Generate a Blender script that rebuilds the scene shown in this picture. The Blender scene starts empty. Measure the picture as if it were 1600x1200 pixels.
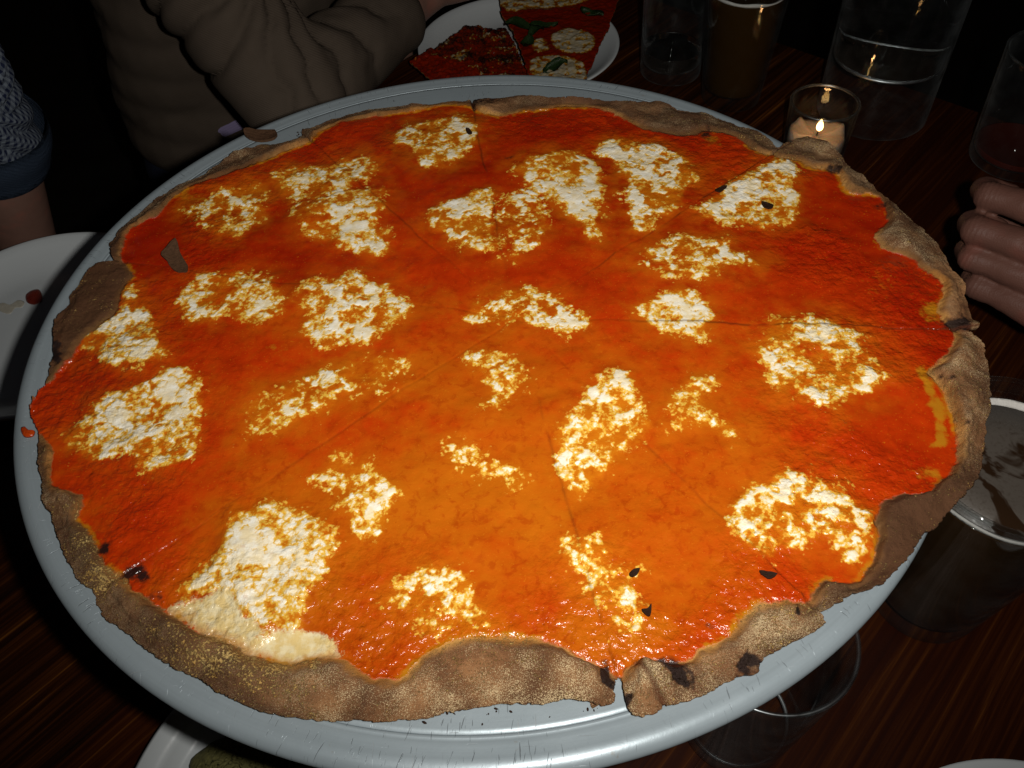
import bpy, bmesh, math, random
import numpy as np
from mathutils import Vector, Matrix
random.seed(7); RNG = np.random.default_rng(7)
sc = bpy.context.scene
# ---------------------------------------------------------------- camera
W, H, FOC = 1600.0, 1200.0, 1350.0
ZR = 0.18                                   # height of the pan's rim above the table top (z = 0)
CAM = np.array([0.01520213, -0.35525541, 0.34236565 + ZR]); TH = 0.86087781; RO = -0.05648726
FW = np.array([0, math.cos(TH), -math.sin(TH)]); _r = np.array([1.0, 0, 0]); _u = np.cross(_r, FW)
RT = math.cos(RO) * _r + math.sin(RO) * _u
UP = -math.sin(RO) * _r + math.cos(RO) * _u
cd = bpy.data.cameras.new('camera'); cam = bpy.data.objects.new('camera', cd); sc.collection.objects.link(cam)
cd.sensor_fit = 'HORIZONTAL'; cd.sensor_width = 36.0; cd.lens = 36.0 * FOC / W; cd.clip_start = 0.01; cd.clip_end = 100
M4 = Matrix(((RT[0], UP[0], -FW[0], CAM[0]), (RT[1], UP[1], -FW[1], CAM[1]), (RT[2], UP[2], -FW[2], CAM[2]), (0, 0, 0, 1)))
cam.matrix_world = M4; sc.camera = cam
# ---------------------------------------------------------------- world (a dark restaurant at night)
wd = bpy.data.worlds.new('World'); sc.world = wd; wd.use_nodes = True
bg = wd.node_tree.nodes['Background']; bg.inputs[0].default_value = (1.0, 0.62, 0.36, 1); bg.inputs[1].default_value = 0.002
# ---------------------------------------------------------------- the camera's flash: 4 cm right of the lens, 1 cm above it
FL = CAM + 0.04 * RT + 0.01 * UP
ld = bpy.data.lights.new('camera_flash', 'SPOT'); lo = bpy.data.objects.new('camera_flash', ld); sc.collection.objects.link(lo)
lo.location = FL; ld.energy = 12.5; ld.color = (1.0, 0.965, 0.90); ld.shadow_soft_size = 0.007
ld.spot_size = math.radians(124); ld.spot_blend = 1.0
aim = Vector((0.0, math.cos(math.radians(31)), -math.sin(math.radians(31))))
lo.rotation_euler = aim.to_track_quat('-Z', 'Y').to_euler()
# ---------------------------------------------------------------- render look
sc.view_settings.view_transform = 'Standard'; sc.view_settings.look = 'None'
sc.view_settings.exposure = 0.0; sc.view_settings.gamma = 1.0
try:
    sc.cycles.max_bounces = 14; sc.cycles.transmission_bounces = 12; sc.cycles.transparent_max_bounces = 16
    sc.cycles.caustics_reflective = False; sc.cycles.caustics_refractive = False
    sc.cycles.use_denoising = True; sc.cycles.sample_clamp_indirect = 4.0
except Exception:
    pass

COL = sc.collection
# ================================================================ helpers
def at(pts, z):
    """points of the photograph (px of 1600 x 1200) on the level plane z"""
    p = np.atleast_2d(np.array(pts, float))
    d = FW + np.outer((p[:, 0] - W / 2) / FOC, RT) - np.outer((p[:, 1] - H / 2) / FOC, UP)
    t = (np.asarray(z, float) - CAM[2]) / d[:, 2]
    return CAM + d * t[:, None]
def at1(x, y, z): return Vector(at([(x, y)], z)[0])
def tag(o, label=None, cat=None, group=None, kind=None):
    if label: o['label'] = label
    if cat: o['category'] = cat
    if group: o['group'] = group
    if kind: o['kind'] = kind
    return o
def empty(name, loc, label, cat, group=None, rz=0.0):
    o = bpy.data.objects.new(name, None); COL.objects.link(o); o.location = loc; o.rotation_euler = (0, 0, rz)
    o.empty_display_size = 0.02
    return tag(o, label, cat, group)
def link(name, me, mat, parent=None, loc=None):
    o = bpy.data.objects.new(name, me); COL.objects.link(o)
    if mat is not None and not me.materials: me.materials.append(mat)
    if parent is not None: o.parent = parent
    if loc is not None: o.location = loc
    return o
def mesh_np(name, V, F4, attrs=None, normals=None, smooth=True):
    """mesh from numpy: V (n,3), F4 (m,4) quads"""
    me = bpy.data.meshes.new(name)
    V = np.ascontiguousarray(V, np.float32); F4 = np.ascontiguousarray(F4, np.int32)
    me.vertices.add(len(V)); me.vertices.foreach_set('co', V.ravel())
    me.loops.add(F4.size); me.loops.foreach_set('vertex_index', F4.ravel())
    me.polygons.add(len(F4))
    me.polygons.foreach_set('loop_start', np.arange(0, F4.size, F4.shape[1], dtype=np.int32))
    me.polygons.foreach_set('use_smooth', np.full(len(F4), smooth, bool))
    me.update(calc_edges=True)
    for k, a in (attrs or {}).items():
        t = me.attributes.new(k, 'FLOAT', 'POINT'); t.data.foreach_set('value', np.ascontiguousarray(a, np.float32))
    if normals is not None:
        me.normals_split_custom_set_from_vertices(np.ascontiguousarray(normals, np.float32))
    return me
def bm_mesh(name, bm, smooth=True):
    me = bpy.data.meshes.new(name); bmesh.ops.recalc_face_normals(bm, faces=bm.faces); bm.to_mesh(me); bm.free()
    if smooth: me.polygons.foreach_set('use_smooth', [True] * len(me.polygons))
    return me
def lathe(name, prof, seg=96, closed=False):
    """revolve (r,z) points about z"""
    n = len(prof); P = np.array(prof, float)
    a = np.linspace(0, 2 * math.pi, seg, endpoint=False)
    V = np.empty((seg, n, 3)); V[:, :, 0] = np.cos(a)[:, None] * P[:, 0]; V[:, :, 1] = np.sin(a)[:, None] * P[:, 0]; V[:, :, 2] = P[:, 1]
    i = np.arange(seg)[:, None]; m = n if closed else n - 1; j = np.arange(m)[None, :]; j2 = (j + 1) % n; i2 = (i + 1) % seg
    F = np.stack([i * n + j, i2 * n + j, i2 * n + j2, i * n + j2], -1).reshape(-1, 4)
    me = mesh_np(name, V.reshape(-1, 3), F)
    bm = bmesh.new(); bm.from_mesh(me); bmesh.ops.remove_doubles(bm, verts=bm.verts, dist=1e-6)
    bmesh.ops.dissolve_degenerate(bm, edges=bm.edges, dist=1e-7); bmesh.ops.recalc_face_normals(bm, faces=bm.faces); bm.to_mesh(me); bm.free()
    me.polygons.foreach_set('use_smooth', [True] * len(me.polygons))
    return me
def arc(c, r, a0, a1, n):
    return [(c[0] + r * math.cos(math.radians(a0 + (a1 - a0) * i / n)), c[1] + r * math.sin(math.radians(a0 + (a1 - a0) * i / n))) for i in range(n + 1)]
# ---- noise
_T = RNG.random((256, 256)).astype(np.float32)
def vn(x, y, seed=0):
    x = x + 17.31 * seed; y = y + 5.77 * seed
    xi = np.floor(x); yi = np.floor(y); fx = (x - xi); fy = (y - yi)
    fx = fx * fx * fx * (fx * (fx * 6 - 15) + 10); fy = fy * fy * fy * (fy * (fy * 6 - 15) + 10)
    xi = xi.astype(np.int64) & 255; yi = yi.astype(np.int64) & 255; x1 = (xi + 1) & 255; y1 = (yi + 1) & 255
    a = _T[yi, xi]; b = _T[yi, x1]; c = _T[y1, xi]; d = _T[y1, x1]
    return (a + (b - a) * fx) * (1 - fy) + (c + (d - c) * fx) * fy
def fbm(x, y, size, octaves=4, seed=0, gain=0.5):
    s = 0; amp = 1; tot = 0; f = 1.0 / size
    for o in range(octaves):
        s = s + amp * vn(x * f, y * f, seed + 3 * o); tot += amp; amp *= gain; f *= 2.03
    return s / tot
def sst(a, b, x):
    t = np.clip((x - a) / (b - a), 0, 1); return t * t * (3 - 2 * t)
def sdf(px, py, poly):
    """signed distance (negative inside) of points to a closed polygon"""
    P = np.asarray(poly, float); Q = np.roll(P, -1, 0)
    d2 = np.full(px.shape, 1e9); ins = np.zeros(px.shape, bool)
    for (ax, ay), (bx, by) in zip(P, Q):
        ex, ey = bx - ax, by - ay; wx, wy = px - ax, py - ay
        t = np.clip((wx * ex + wy * ey) / (ex * ex + ey * ey + 1e-18), 0, 1)
        d2 = np.minimum(d2, (wx - ex * t) ** 2 + (wy - ey * t) ** 2)
        c = (ay > py) != (by > py)
        if abs(ey) > 1e-15: ins ^= c & (px < ex * (py - ay) / ey + ax)
    d = np.sqrt(d2); return np.where(ins, -d, d)
def rounded(poly, n=4):
    """Catmull-Rom through a closed polygon"""
    P = np.asarray(poly, float); out = []
    N = len(P)
    for i in range(N):
        a, b, c, d = P[i - 1], P[i], P[(i + 1) % N], P[(i + 2) % N]
        for k in range(n):
            t = k / n
            q = 0.5 * ((2 * b) + (c - a) * t + (2 * a - 5 * b + 4 * c - d) * t * t + (3 * b - a - 3 * c + d) * t ** 3)
            out.append(q)
    return np.array(out)
def bilin(field, x0, y0, h, x, y):
    u = np.clip((x - x0) / h, 0, field.shape[1] - 1.001); v = np.clip((y - y0) / h, 0, field.shape[0] - 1.001)
    i = u.astype(int); j = v.astype(int); fu = u - i; fv = v - j
    return (field[j, i] * (1 - fu) + field[j, i + 1] * fu) * (1 - fv) + (field[j + 1, i] * (1 - fu) + field[j + 1, i + 1] * fu) * fv
# ---- node materials
class NT:
    def __init__(s, name):
        s.m = bpy.data.materials.new(name); s.m.use_nodes = True; s.t = s.m.node_tree; s.n = s.t.nodes
        s.bsdf = s.n['Principled BSDF']; s.out = s.n['Material Output']; s._c = None
    def put(s, sock, v):
        if isinstance(v, bpy.types.NodeSocket): s.t.links.new(v, sock)
        elif v is not None:
            if isinstance(v, (tuple, list)) and sock.type == 'RGBA' and len(v) == 3: v = (*v, 1)
            sock.default_value = v
    def set(s, **k):
        for a, v in k.items(): s.put(s.bsdf.inputs[a.replace('_', ' ')], v)
        return s
    def coord(s):
        if s._c is None: s._c = s.n.new('ShaderNodeTexCoord').outputs['Object']
        return s._c
    def attr(s, name):
        a = s.n.new('ShaderNodeAttribute'); a.attribute_name = name; return a.outputs['Fac']
    def map(s, vec=None, scale=(1, 1, 1), rot=(0, 0, 0), loc=(0, 0, 0)):
        m = s.n.new('ShaderNodeMapping'); s.put(m.inputs['Vector'], vec or s.coord()); m.inputs['Scale'].default_value = scale
        m.inputs['Rotation'].default_value = rot; m.inputs['Location'].default_value = loc; return m.outputs[0]
    def noise(s, scale, detail=4, rough=0.55, dist=0.0, vec=None, out='Fac'):
        n = s.n.new('ShaderNodeTexNoise'); s.put(n.inputs['Vector'], vec or s.coord()); n.inputs['Scale'].default_value = scale
        n.inputs['Detail'].default_value = detail; n.inputs['Roughness'].default_value = rough; n.inputs['Distortion'].default_value = dist
        return n.outputs[out]
    def voro(s, scale, vec=None, feature='F1', out='Distance', rnd=1.0):
        n = s.n.new('ShaderNodeTexVoronoi'); n.feature = feature; s.put(n.inputs['Vector'], vec or s.coord()); n.inputs['Scale'].default_value = scale
        n.inputs['Randomness'].default_value = rnd
        return n.outputs[out]
    def math(s, op, a, b=None, c=None, clamp=False):
        n = s.n.new('ShaderNodeMath'); n.operation = op; n.use_clamp = clamp; s.put(n.inputs[0], a)
        if b is not None: s.put(n.inputs[1], b)
        if c is not None: s.put(n.inputs[2], c)
        return n.outputs[0]
    def mr(s, v, a, b, c=0.0, d=1.0, smooth=True):
        n = s.n.new('ShaderNodeMapRange'); n.interpolation_type = 'SMOOTHSTEP' if smooth else 'LINEAR'
        s.put(n.inputs['Value'], v)
        for k, x in (('From Min', a), ('From Max', b), ('To Min', c), ('To Max', d)): s.put(n.inputs[k], x)
        return n.outputs[0]
    def mix(s, f, a, b, blend='MIX'):
        n = s.n.new('ShaderNodeMix'); n.data_type = 'RGBA'; n.blend_type = blend
        s.put(n.inputs[0], f); s.put(n.inputs[6], a); s.put(n.inputs[7], b); return n.outputs[2]
    def mixf(s, f, a, b):
        n = s.n.new('ShaderNodeMix'); n.data_type = 'FLOAT'; s.put(n.inputs[0], f); s.put(n.inputs[2], a); s.put(n.inputs[3], b); return n.outputs[0]
    def ramp(s, v, stops):
        n = s.n.new('ShaderNodeValToRGB'); s.put(n.inputs[0], v); e = n.color_ramp.elements
        while len(e) < len(stops): e.new(0.5)
        for i, (p, c) in enumerate(stops): e[i].position = p; e[i].color = (*c, 1) if len(c) == 3 else c
        return n.outputs[0]
    def bump(s, h, dist=0.001, strength=1.0, normal=None):
        n = s.n.new('ShaderNodeBump'); n.inputs['Distance'].default_value = dist; s.put(n.inputs['Strength'], strength); s.put(n.inputs['Height'], h)
        if normal is not None: s.put(n.inputs['Normal'], normal)
        return n.outputs[0]
    def sep(s, v):
        n = s.n.new('ShaderNodeSeparateXYZ'); s.put(n.inputs[0], v); return n.outputs
    def comb(s, x, y, z):
        n = s.n.new('ShaderNodeCombineXYZ'); s.put(n.inputs[0], x); s.put(n.inputs[1], y); s.put(n.inputs[2], z); return n.outputs[0]
# ================================================================ materials
def mat_pizza(far_dim=None):
    t = NT('pizza_topping_and_crust'); A = t.attr
    # sauce
    tone = t.math('ADD', A('tone'), t.math('MULTIPLY', t.math('SUBTRACT', t.noise(90, 5, 0.6), 0.5), 0.7))
    sauce = t.ramp(tone, [(0.0, (0.33, 0.012, 0.0012)), (0.38, (0.46, 0.032, 0.0018)), (0.68, (0.46, 0.072, 0.0024)), (1.0, (0.475, 0.108, 0.0034))])
    pulp = t.mr(t.noise(190, 4, 0.62, 0.5, vec=t.map(loc=(8, 3, 1))), 0.50, 0.66)
    sauce = t.mix(t.math('MULTIPLY', pulp, 0.42), sauce, (0.30, 0.018, 0.0012))
    fleck = t.mr(t.noise(900, 3, 0.6), 0.62, 0.72)
    sauce = t.mix(t.math('MULTIPLY', fleck, 0.55), sauce, (0.58, 0.17, 0.007))
    dk = t.mr(t.noise(420, 3, 0.5, vec=t.map(loc=(3, 1, 0))), 0.70, 0.80)
    sauce = t.mix(t.math('MULTIPLY', dk, 0.5), sauce, (0.16, 0.008, 0.001))
    # melted cheese: torn flecks, yellow where oil and sauce soak in
    fine = t.math('SUBTRACT', t.noise(520, 5, 0.62, 0.6), 0.5)
    wv = t.n.new('ShaderNodeVectorMath'); wv.operation = 'ADD'
    sc_ = t.n.new('ShaderNodeVectorMath'); sc_.operation = 'SCALE'; t.put(sc_.inputs[0], t.noise(230, 3, 0.6, out='Color')); sc_.inputs['Scale'].default_value = 0.0045
    t.put(wv.inputs[0], t.coord()); t.put(wv.inputs[1], sc_.outputs[0])
    cell = t.math('SUBTRACT', 0.40, t.voro(290, vec=wv.outputs[0])); cell2 = t.math('SUBTRACT', 0.40, t.voro(720, vec=wv.outputs[0]))
    lace = t.math('ADD', t.math('MULTIPLY', cell, 0.80), t.math('MULTIPLY', cell2, 0.42))
    c = t.math('ADD', t.math('ADD', A('cheese'), t.math('MULTIPLY', fine, 0.44)), t.math('MULTIPLY', lace, t.mr(A('cheese'), 0.3, 1.2, 1.0, 0.55)))
    halo = t.mr(t.math('ADD', t.math('ADD', A('halo'), t.math('MULTIPLY', A('cheese'), 0.9)), t.math('MULTIPLY', fine, 1.6)), 0.35, 1.45)
    hz = t.math('MULTIPLY', A('haze'), t.mr(t.noise(75, 4, 0.6, vec=t.map(loc=(5, 5, 0))), 0.35, 0.62, 0.1, 0.75))
    sauce = t.mix(hz, sauce, (0.54, 0.145, 0.005))
    col = t.mix(t.math('MULTIPLY', halo, 0.55), sauce, (0.62, 0.205, 0.007))
    col = t.mix(t.mr(c, 0.04, 0.40), col, (0.76, 0.45, 0.055))
    white = t.mix(t.mr(t.noise(160, 4, 0.6), 0.35, 0.7), (0.82, 0.68, 0.42), (0.90, 0.86, 0.75))
    white = t.mix(t.mr(t.noise(620, 4, 0.65, vec=t.map(loc=(1, 5, 0))), 0.53, 0.70, 0, 0.38), white, (0.72, 0.48, 0.27))
    brown = t.math('MULTIPLY', t.mr(t.noise(150, 2, 0.5, vec=t.map(loc=(7, 2, 0))), 0.66, 0.76), 0.35)
    white = t.mix(brown, white, (0.55, 0.28, 0.11))
    cm = t.mr(c, 0.35, 0.66)
    col = t.mix(cm, col, white)
    # bare dough that no sauce covers
    pn = t.math('ADD', A('pale'), t.math('MULTIPLY', fine, 1.1))
    col = t.mix(t.mr(pn, 0.35, 0.75), col, t.mix(t.mr(t.noise(240, 3), 0.4, 0.65), (0.70, 0.52, 0.22), (0.78, 0.66, 0.40)))
    col = t.mix(t.math('MULTIPLY', t.mr(pn, 0.35, 0.75), t.mr(t.math('ADD', A('rim'), t.math('MULTIPLY', fine, 9.0)), -5.5, 0.5, 0.0, 0.9)), col, (0.50, 0.25, 0.08))
    yn = t.math('ADD', A('yellow'), t.math('MULTIPLY', t.math('SUBTRACT', t.noise(210, 5, 0.65), 0.5), 1.9))
    col = t.mix(t.mr(yn, 0.25, 0.95, 0.0, 0.85), col, (0.44, 0.185, 0.008))
    # crust: brown, dusted with flour and corn meal
    sd = t.math('ADD', A('rim'), t.math('MULTIPLY', t.math('SUBTRACT', t.noise(260, 5, 0.6), 0.5), 3.4))
    crm = t.mr(sd, -0.7, 0.9)
    bn = t.noise(42, 5, 0.6, 0.4)
    base = t.ramp(bn, [(0.28, (0.085, 0.036, 0.017)), (0.45, (0.20, 0.088, 0.036)), (0.62, (0.34, 0.165, 0.068)), (0.8, (0.42, 0.235, 0.105))])
    base = t.mix(A('bake'), base, (0.085, 0.036, 0.016), 'MIX')
    gold = t.mr(sd, 0.2, t.math('ADD', 3.0, t.math('MULTIPLY', t.noise(38, 3), 4.0)))
    base = t.mix(t.math('SUBTRACT', 1.0, t.math('MULTIPLY', t.math('SUBTRACT', 1.0, gold), t.math('SUBTRACT', 1.0, t.math('MULTIPLY', A('bake'), 0.85)))), t.mix(t.mr(bn, 0.4, 0.65), (0.36, 0.15, 0.030), (0.56, 0.29, 0.075)), base)
    grain = t.noise(2300, 3, 0.7)
    dust = t.mr(t.math('ADD', grain, t.math('MULTIPLY', t.math('SUBTRACT', t.noise(60, 4), 0.5), 0.5)), 0.50, 0.66)
    dust = t.math('MULTIPLY', dust, t.math('MULTIPLY', A('flour'), t.mr(sd, 1.5, 6.0)))
    base = t.mix(t.math('MULTIPLY', dust, 0.9), base, (0.62, 0.47, 0.265))
    pit = t.mr(t.noise(1500, 3, 0.7, vec=t.map(loc=(2, 9, 1))), 0.57, 0.70)
    base = t.mix(t.math('MULTIPLY', pit, 0.6), base, (0.045, 0.024, 0.015))
    corn = t.mr(t.math('ADD', t.noise(950, 5, 0.72), t.math('ADD', t.math('MULTIPLY', A('corn'), 0.12), t.math('MULTIPLY', t.math('SUBTRACT', t.noise(130, 4), 0.5), 0.35))), 0.60, 0.70)
    base = t.mix(t.math('MULTIPLY', corn, 0.9), base, t.mix(t.noise(200, 2), (0.55, 0.24, 0.025), (0.66, 0.52, 0.22)))
    col = t.mix(crm, col, base)
    ch = t.math('ADD', A('char'), t.math('MULTIPLY', t.math('SUBTRACT', t.noise(330, 5, 0.65), 0.5), 1.3))
    chm = t.mr(ch, 0.25, 1.0)
    col = t.mix(t.math('MULTIPLY', t.mr(chm, 0.0, 0.45), 0.8), col, t.mix(0.5, col, (0.09, 0.024, 0.008)))
    col = t.mix(t.math('MULTIPLY', t.mr(chm, 0.35, 1.0), 0.95), col, (0.016, 0.009, 0.008))
    col = t.mix(t.math('MULTIPLY', A('cutline'), 0.78), col, (0.075, 0.016, 0.004))
    if far_dim: col = t.mix(1.0, col, far_dim, 'MULTIPLY')  # darkens the whole colour, imitating weaker light on the far slices
    t.set(Base_Color=col)
    rough = t.mixf(cm, 0.19, 0.40); rough = t.mixf(crm, rough, 0.82); rough = t.mixf(t.math('MULTIPLY', chm, crm), rough, 0.5)
    spec = t.mixf(crm, 0.5, 0.18)
    t.set(Roughness=rough, Specular_IOR_Level=spec)
    # fine relief
    lump = t.math('ADD', t.noise(330, 3, 0.55, 0.3), t.math('MULTIPLY', t.noise(110, 2), 1.2))
    hs = t.math('ADD', t.math('MULTIPLY', lump, A('lumpy')), t.math('MULTIPLY', t.mr(c, 0.2, 0.9), 0.13))
    hs = t.math('ADD', hs, t.math('MULTIPLY', t.noise(1100, 2), 0.06))
    hc = t.math('ADD', t.math('MULTIPLY', grain, 0.45), t.math('MULTIPLY', t.noise(300, 4, 0.6), 0.8))
    hc = t.math('ADD', hc, t.math('MULTIPLY', corn, 0.6))
    t.set(Normal=t.bump(t.mixf(crm, hs, hc), 0.0013, 0.9))
    return t.m
def mat_simple(name, col, rough=0.5, metal=0.0, spec=0.5, var=0.25, nscale=60, bscale=300, bdist=0.0003, **k):
    t = NT(name)
    dark = tuple(c * (1 - var) for c in col); lite = tuple(min(1, c * (1 + var)) for c in col)
    t.set(Base_Color=t.mix(t.noise(nscale, 5, 0.6), dark, lite), Metallic=metal, Specular_IOR_Level=spec,
          Roughness=t.mr(t.noise(nscale * 1.7, 3), 0.3, 0.7, max(0.02, rough * 0.85), min(1, rough * 1.15)))
    t.set(Normal=t.bump(t.noise(bscale, 4, 0.6), bdist, 0.6))
    for a, v in k.items(): t.set(**{a: v})
    return t.m
def mat_pan():
    t = NT('worn_aluminium')
    x, y, z = t.sep(t.coord())
    ang = t.math('ARCTAN2', y, x); r = t.math('SQRT', t.math('ADD', t.math('MULTIPLY', x, x), t.math('MULTIPLY', y, y)))
    # short dark cuts pointing at the centre, some slanting
    v1 = t.comb(t.math('MULTIPLY', ang, 330.0), t.math('MULTIPLY', r, 95.0), 0.0)
    v2 = t.comb(t.math('ADD', t.math('MULTIPLY', ang, 260.0), t.math('MULTIPLY', r, 300.0)), t.math('MULTIPLY', r, 70.0), 4.0)
    c1 = t.mr(t.noise(1.0, 2, 0.5, vec=v1), 0.665, 0.71); c2 = t.mr(t.noise(1.0, 2, 0.5, vec=v2), 0.69, 0.73)
    gate = t.mr(t.noise(14, 3), 0.40, 0.58)
    cut = t.math('MULTIPLY', t.math('MAXIMUM', c1, c2), gate, clamp=True)
    cloud = t.noise(24, 6, 0.65); spin = t.noise(1.0, 4, 0.6, vec=t.comb(t.math('MULTIPLY', ang, 3.0), t.math('MULTIPLY', r, 900.0), 0.0))
    col = t.mix(cloud, (0.295, 0.355, 0.39), (0.385, 0.45, 0.49))
    col = t.mix(t.math('MULTIPLY', spin, 0.30), col, (0.16, 0.17, 0.18))
    col = t.mix(t.mr(t.noise(70, 5, 0.6, vec=t.map(loc=(3, 3, 0))), 0.66, 0.74, 0, 0.5), col, (0.22, 0.15, 0.07))
    col = t.mix(t.math('MULTIPLY', cut, 0.6), col, (0.055, 0.055, 0.06))
    scr = t.mr(t.noise(1.0, 2, 0.4, vec=t.map(scale=(60, 1400, 1), rot=(0, 0, 0.6))), 0.72, 0.76)
    scr2 = t.mr(t.noise(1.0, 2, 0.4, vec=t.map(scale=(1300, 50, 1), rot=(0, 0, 1.1))), 0.72, 0.76)
    scr = t.math('MAXIMUM', scr, scr2)
    col = t.mix(t.math('MULTIPLY', scr, 0.35), col, (0.6, 0.62, 0.64))
    t.set(Base_Color=col, Metallic=0.28, Roughness=t.mixf(cloud, 0.30, 0.46), Specular_IOR_Level=0.4)
    hgt = t.math('SUBTRACT', t.math('MULTIPLY', t.noise(420, 3, 0.6), 0.25), t.math('ADD', cut, t.math('MULTIPLY', scr, 0.6)))
    t.set(Normal=t.bump(hgt, 0.0003, 0.6))
    return t.m
def mat_wood():
    t = NT('dark_stained_fir'); oi = t.n.new('ShaderNodeObjectInfo'); rnd = oi.outputs['Random']
    v = t.map(t.coord()); x, y, z = t.sep(v)
    off = t.math('MULTIPLY', rnd, 37.0)
    v1 = t.comb(t.math('MULTIPLY', x, 2.2), t.math('ADD', t.math('MULTIPLY', y, 300.0), off), t.math('MULTIPLY', z, 30.0))
    warp = t.noise(1.0, 2, 0.5, vec=t.comb(t.math('MULTIPLY', x, 5.0), t.math('MULTIPLY', y, 22.0), off))
    v2 = t.comb(t.math('MULTIPLY', x, 3.0), t.math('ADD', t.math('MULTIPLY', y, 105.0), t.math('ADD', off, t.math('MULTIPLY', warp, 3.0))), 2.0)
    g1 = t.noise(1.0, 3, 0.6, vec=v1); g2 = t.noise(1.0, 4, 0.65, vec=v2)
    g = t.math('ADD', t.math('MULTIPLY', g1, 0.45), t.math('MULTIPLY', g2, 0.55))
    col = t.ramp(g, [(0.34, (0.005, 0.0011, 0.0004)), (0.48, (0.019, 0.0042, 0.0008)), (0.57, (0.048, 0.0135, 0.0023)), (0.71, (0.22, 0.078, 0.012))])
    col = t.mix(t.math('MULTIPLY', rnd, 0.45), col, (0.030, 0.0044, 0.0011), 'MIX')
    t.set(Base_Color=col, Roughness=t.mr(g, 0.3, 0.7, 0.5, 0.38), Specular_IOR_Level=0.12)
    t.set(Normal=t.bump(g, 0.0006, 0.55))
    return t.m
def mat_glass(name, tint=(1, 1, 1), rough=0.0, ior=1.38):
    t = NT(name); t.set(Base_Color=tint, Roughness=rough, IOR=ior, Transmission_Weight=1.0); return t.m
def mat_thin_glass(name, tint=(0.97, 0.98, 0.98), edge_light=0.002):
    """clear thin wall: light goes straight through, Fresnel reflection on top"""
    t = NT(name); n = t.n
    tr = n.new('ShaderNodeBsdfTransparent'); gl = n.new('ShaderNodeBsdfGlossy'); gl.inputs['Roughness'].default_value = 0.03
    lw = n.new('ShaderNodeLayerWeight'); lw.inputs['Blend'].default_value = 0.5; fc = lw.outputs['Facing']
    frs = t.math('ADD', 0.025, t.math('MULTIPLY', t.math('POWER', fc, 5.0), 0.8))
    tint_s = t.mix(t.math('POWER', fc, 3.0), tint, (0.55, 0.56, 0.57))
    t.put(tr.inputs['Color'], tint_s)
    ms = n.new('ShaderNodeMixShader'); t.put(ms.inputs[0], frs); t.put(ms.inputs[1], tr.outputs[0]); t.put(ms.inputs[2], gl.outputs[0])
    df = n.new('ShaderNodeBsdfDiffuse'); df.inputs['Color'].default_value = (0.75, 0.8, 0.82, 1); m2 = n.new('ShaderNodeMixShader')
    spots = t.mr(t.noise(60, 4, 0.6), 0.35, 0.65, 0.4, 1.5)
    t.put(m2.inputs[0], t.math('MULTIPLY', spots, t.math('ADD', edge_light * 0.35, t.math('MULTIPLY', t.math('POWER', fc, 5.0), edge_light * 28)))); t.put(m2.inputs[1], ms.outputs[0]); t.put(m2.inputs[2], df.outputs[0])  # pale diffuse rising at the edges imitates lit glass over a faint mist
    t.t.links.new(m2.outputs[0], t.out.inputs['Surface']); n.remove(t.bsdf); return t.m
def mat_cloth(name, ca, cb, check=None, rib=1500):
    t = NT(name); col = t.mix(t.noise(45, 5, 0.6), ca, cb)
    x, y, z = t.sep(t.coord())
    if check:
        uvx = t.attr('su'); uvy = t.attr('sv')
        s = check
        a = t.mr(t.math('SINE', t.math('MULTIPLY', uvx, s)), -0.15, 0.15); b = t.mr(t.math('SINE', t.math('MULTIPLY', uvy, s)), -0.15, 0.15)
        col = t.mix(t.math('MULTIPLY', t.math('ADD', a, b), 0.5), (0.012, 0.017, 0.045), (0.15, 0.175, 0.21))
    wv = t.math('SINE', t.math('MULTIPLY', t.math('ADD', t.math('ADD', x, t.math('MULTIPLY', z, 0.8)), t.math('MULTIPLY', t.noise(14, 2), 0.03)), rib))
    h = t.math('ADD', t.math('MULTIPLY', wv, 0.25), t.noise(700, 3, 0.6))
    t.set(Base_Color=col, Roughness=0.92, Specular_IOR_Level=0.12, Sheen_Weight=0.0, Normal=t.bump(h, 0.0006, 0.7)); return t.m
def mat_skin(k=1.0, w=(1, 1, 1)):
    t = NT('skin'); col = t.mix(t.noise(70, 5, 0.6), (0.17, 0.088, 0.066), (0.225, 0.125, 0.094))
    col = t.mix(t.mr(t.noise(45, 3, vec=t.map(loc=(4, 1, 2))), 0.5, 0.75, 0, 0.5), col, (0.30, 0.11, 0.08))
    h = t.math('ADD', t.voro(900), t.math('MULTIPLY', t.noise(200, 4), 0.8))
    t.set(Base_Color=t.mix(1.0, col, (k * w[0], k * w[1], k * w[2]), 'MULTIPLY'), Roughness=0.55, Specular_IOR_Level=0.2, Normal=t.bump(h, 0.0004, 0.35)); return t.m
def mat_flame():
    t = NT('flame'); z = t.sep(t.coord())[2]
    em = t.n.new('ShaderNodeEmission'); em.inputs['Strength'].default_value = 9.0
    t.put(em.inputs['Color'], t.ramp(t.mr(z, 0.0, 0.013, smooth=False), [(0.0, (0.55, 0.20, 0.06)), (0.3, (1.0, 0.62, 0.22)), (1.0, (1.0, 0.50, 0.12))]))
    t.t.links.new(em.outputs[0], t.out.inputs['Surface']); t.n.remove(t.bsdf); return t.m
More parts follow.
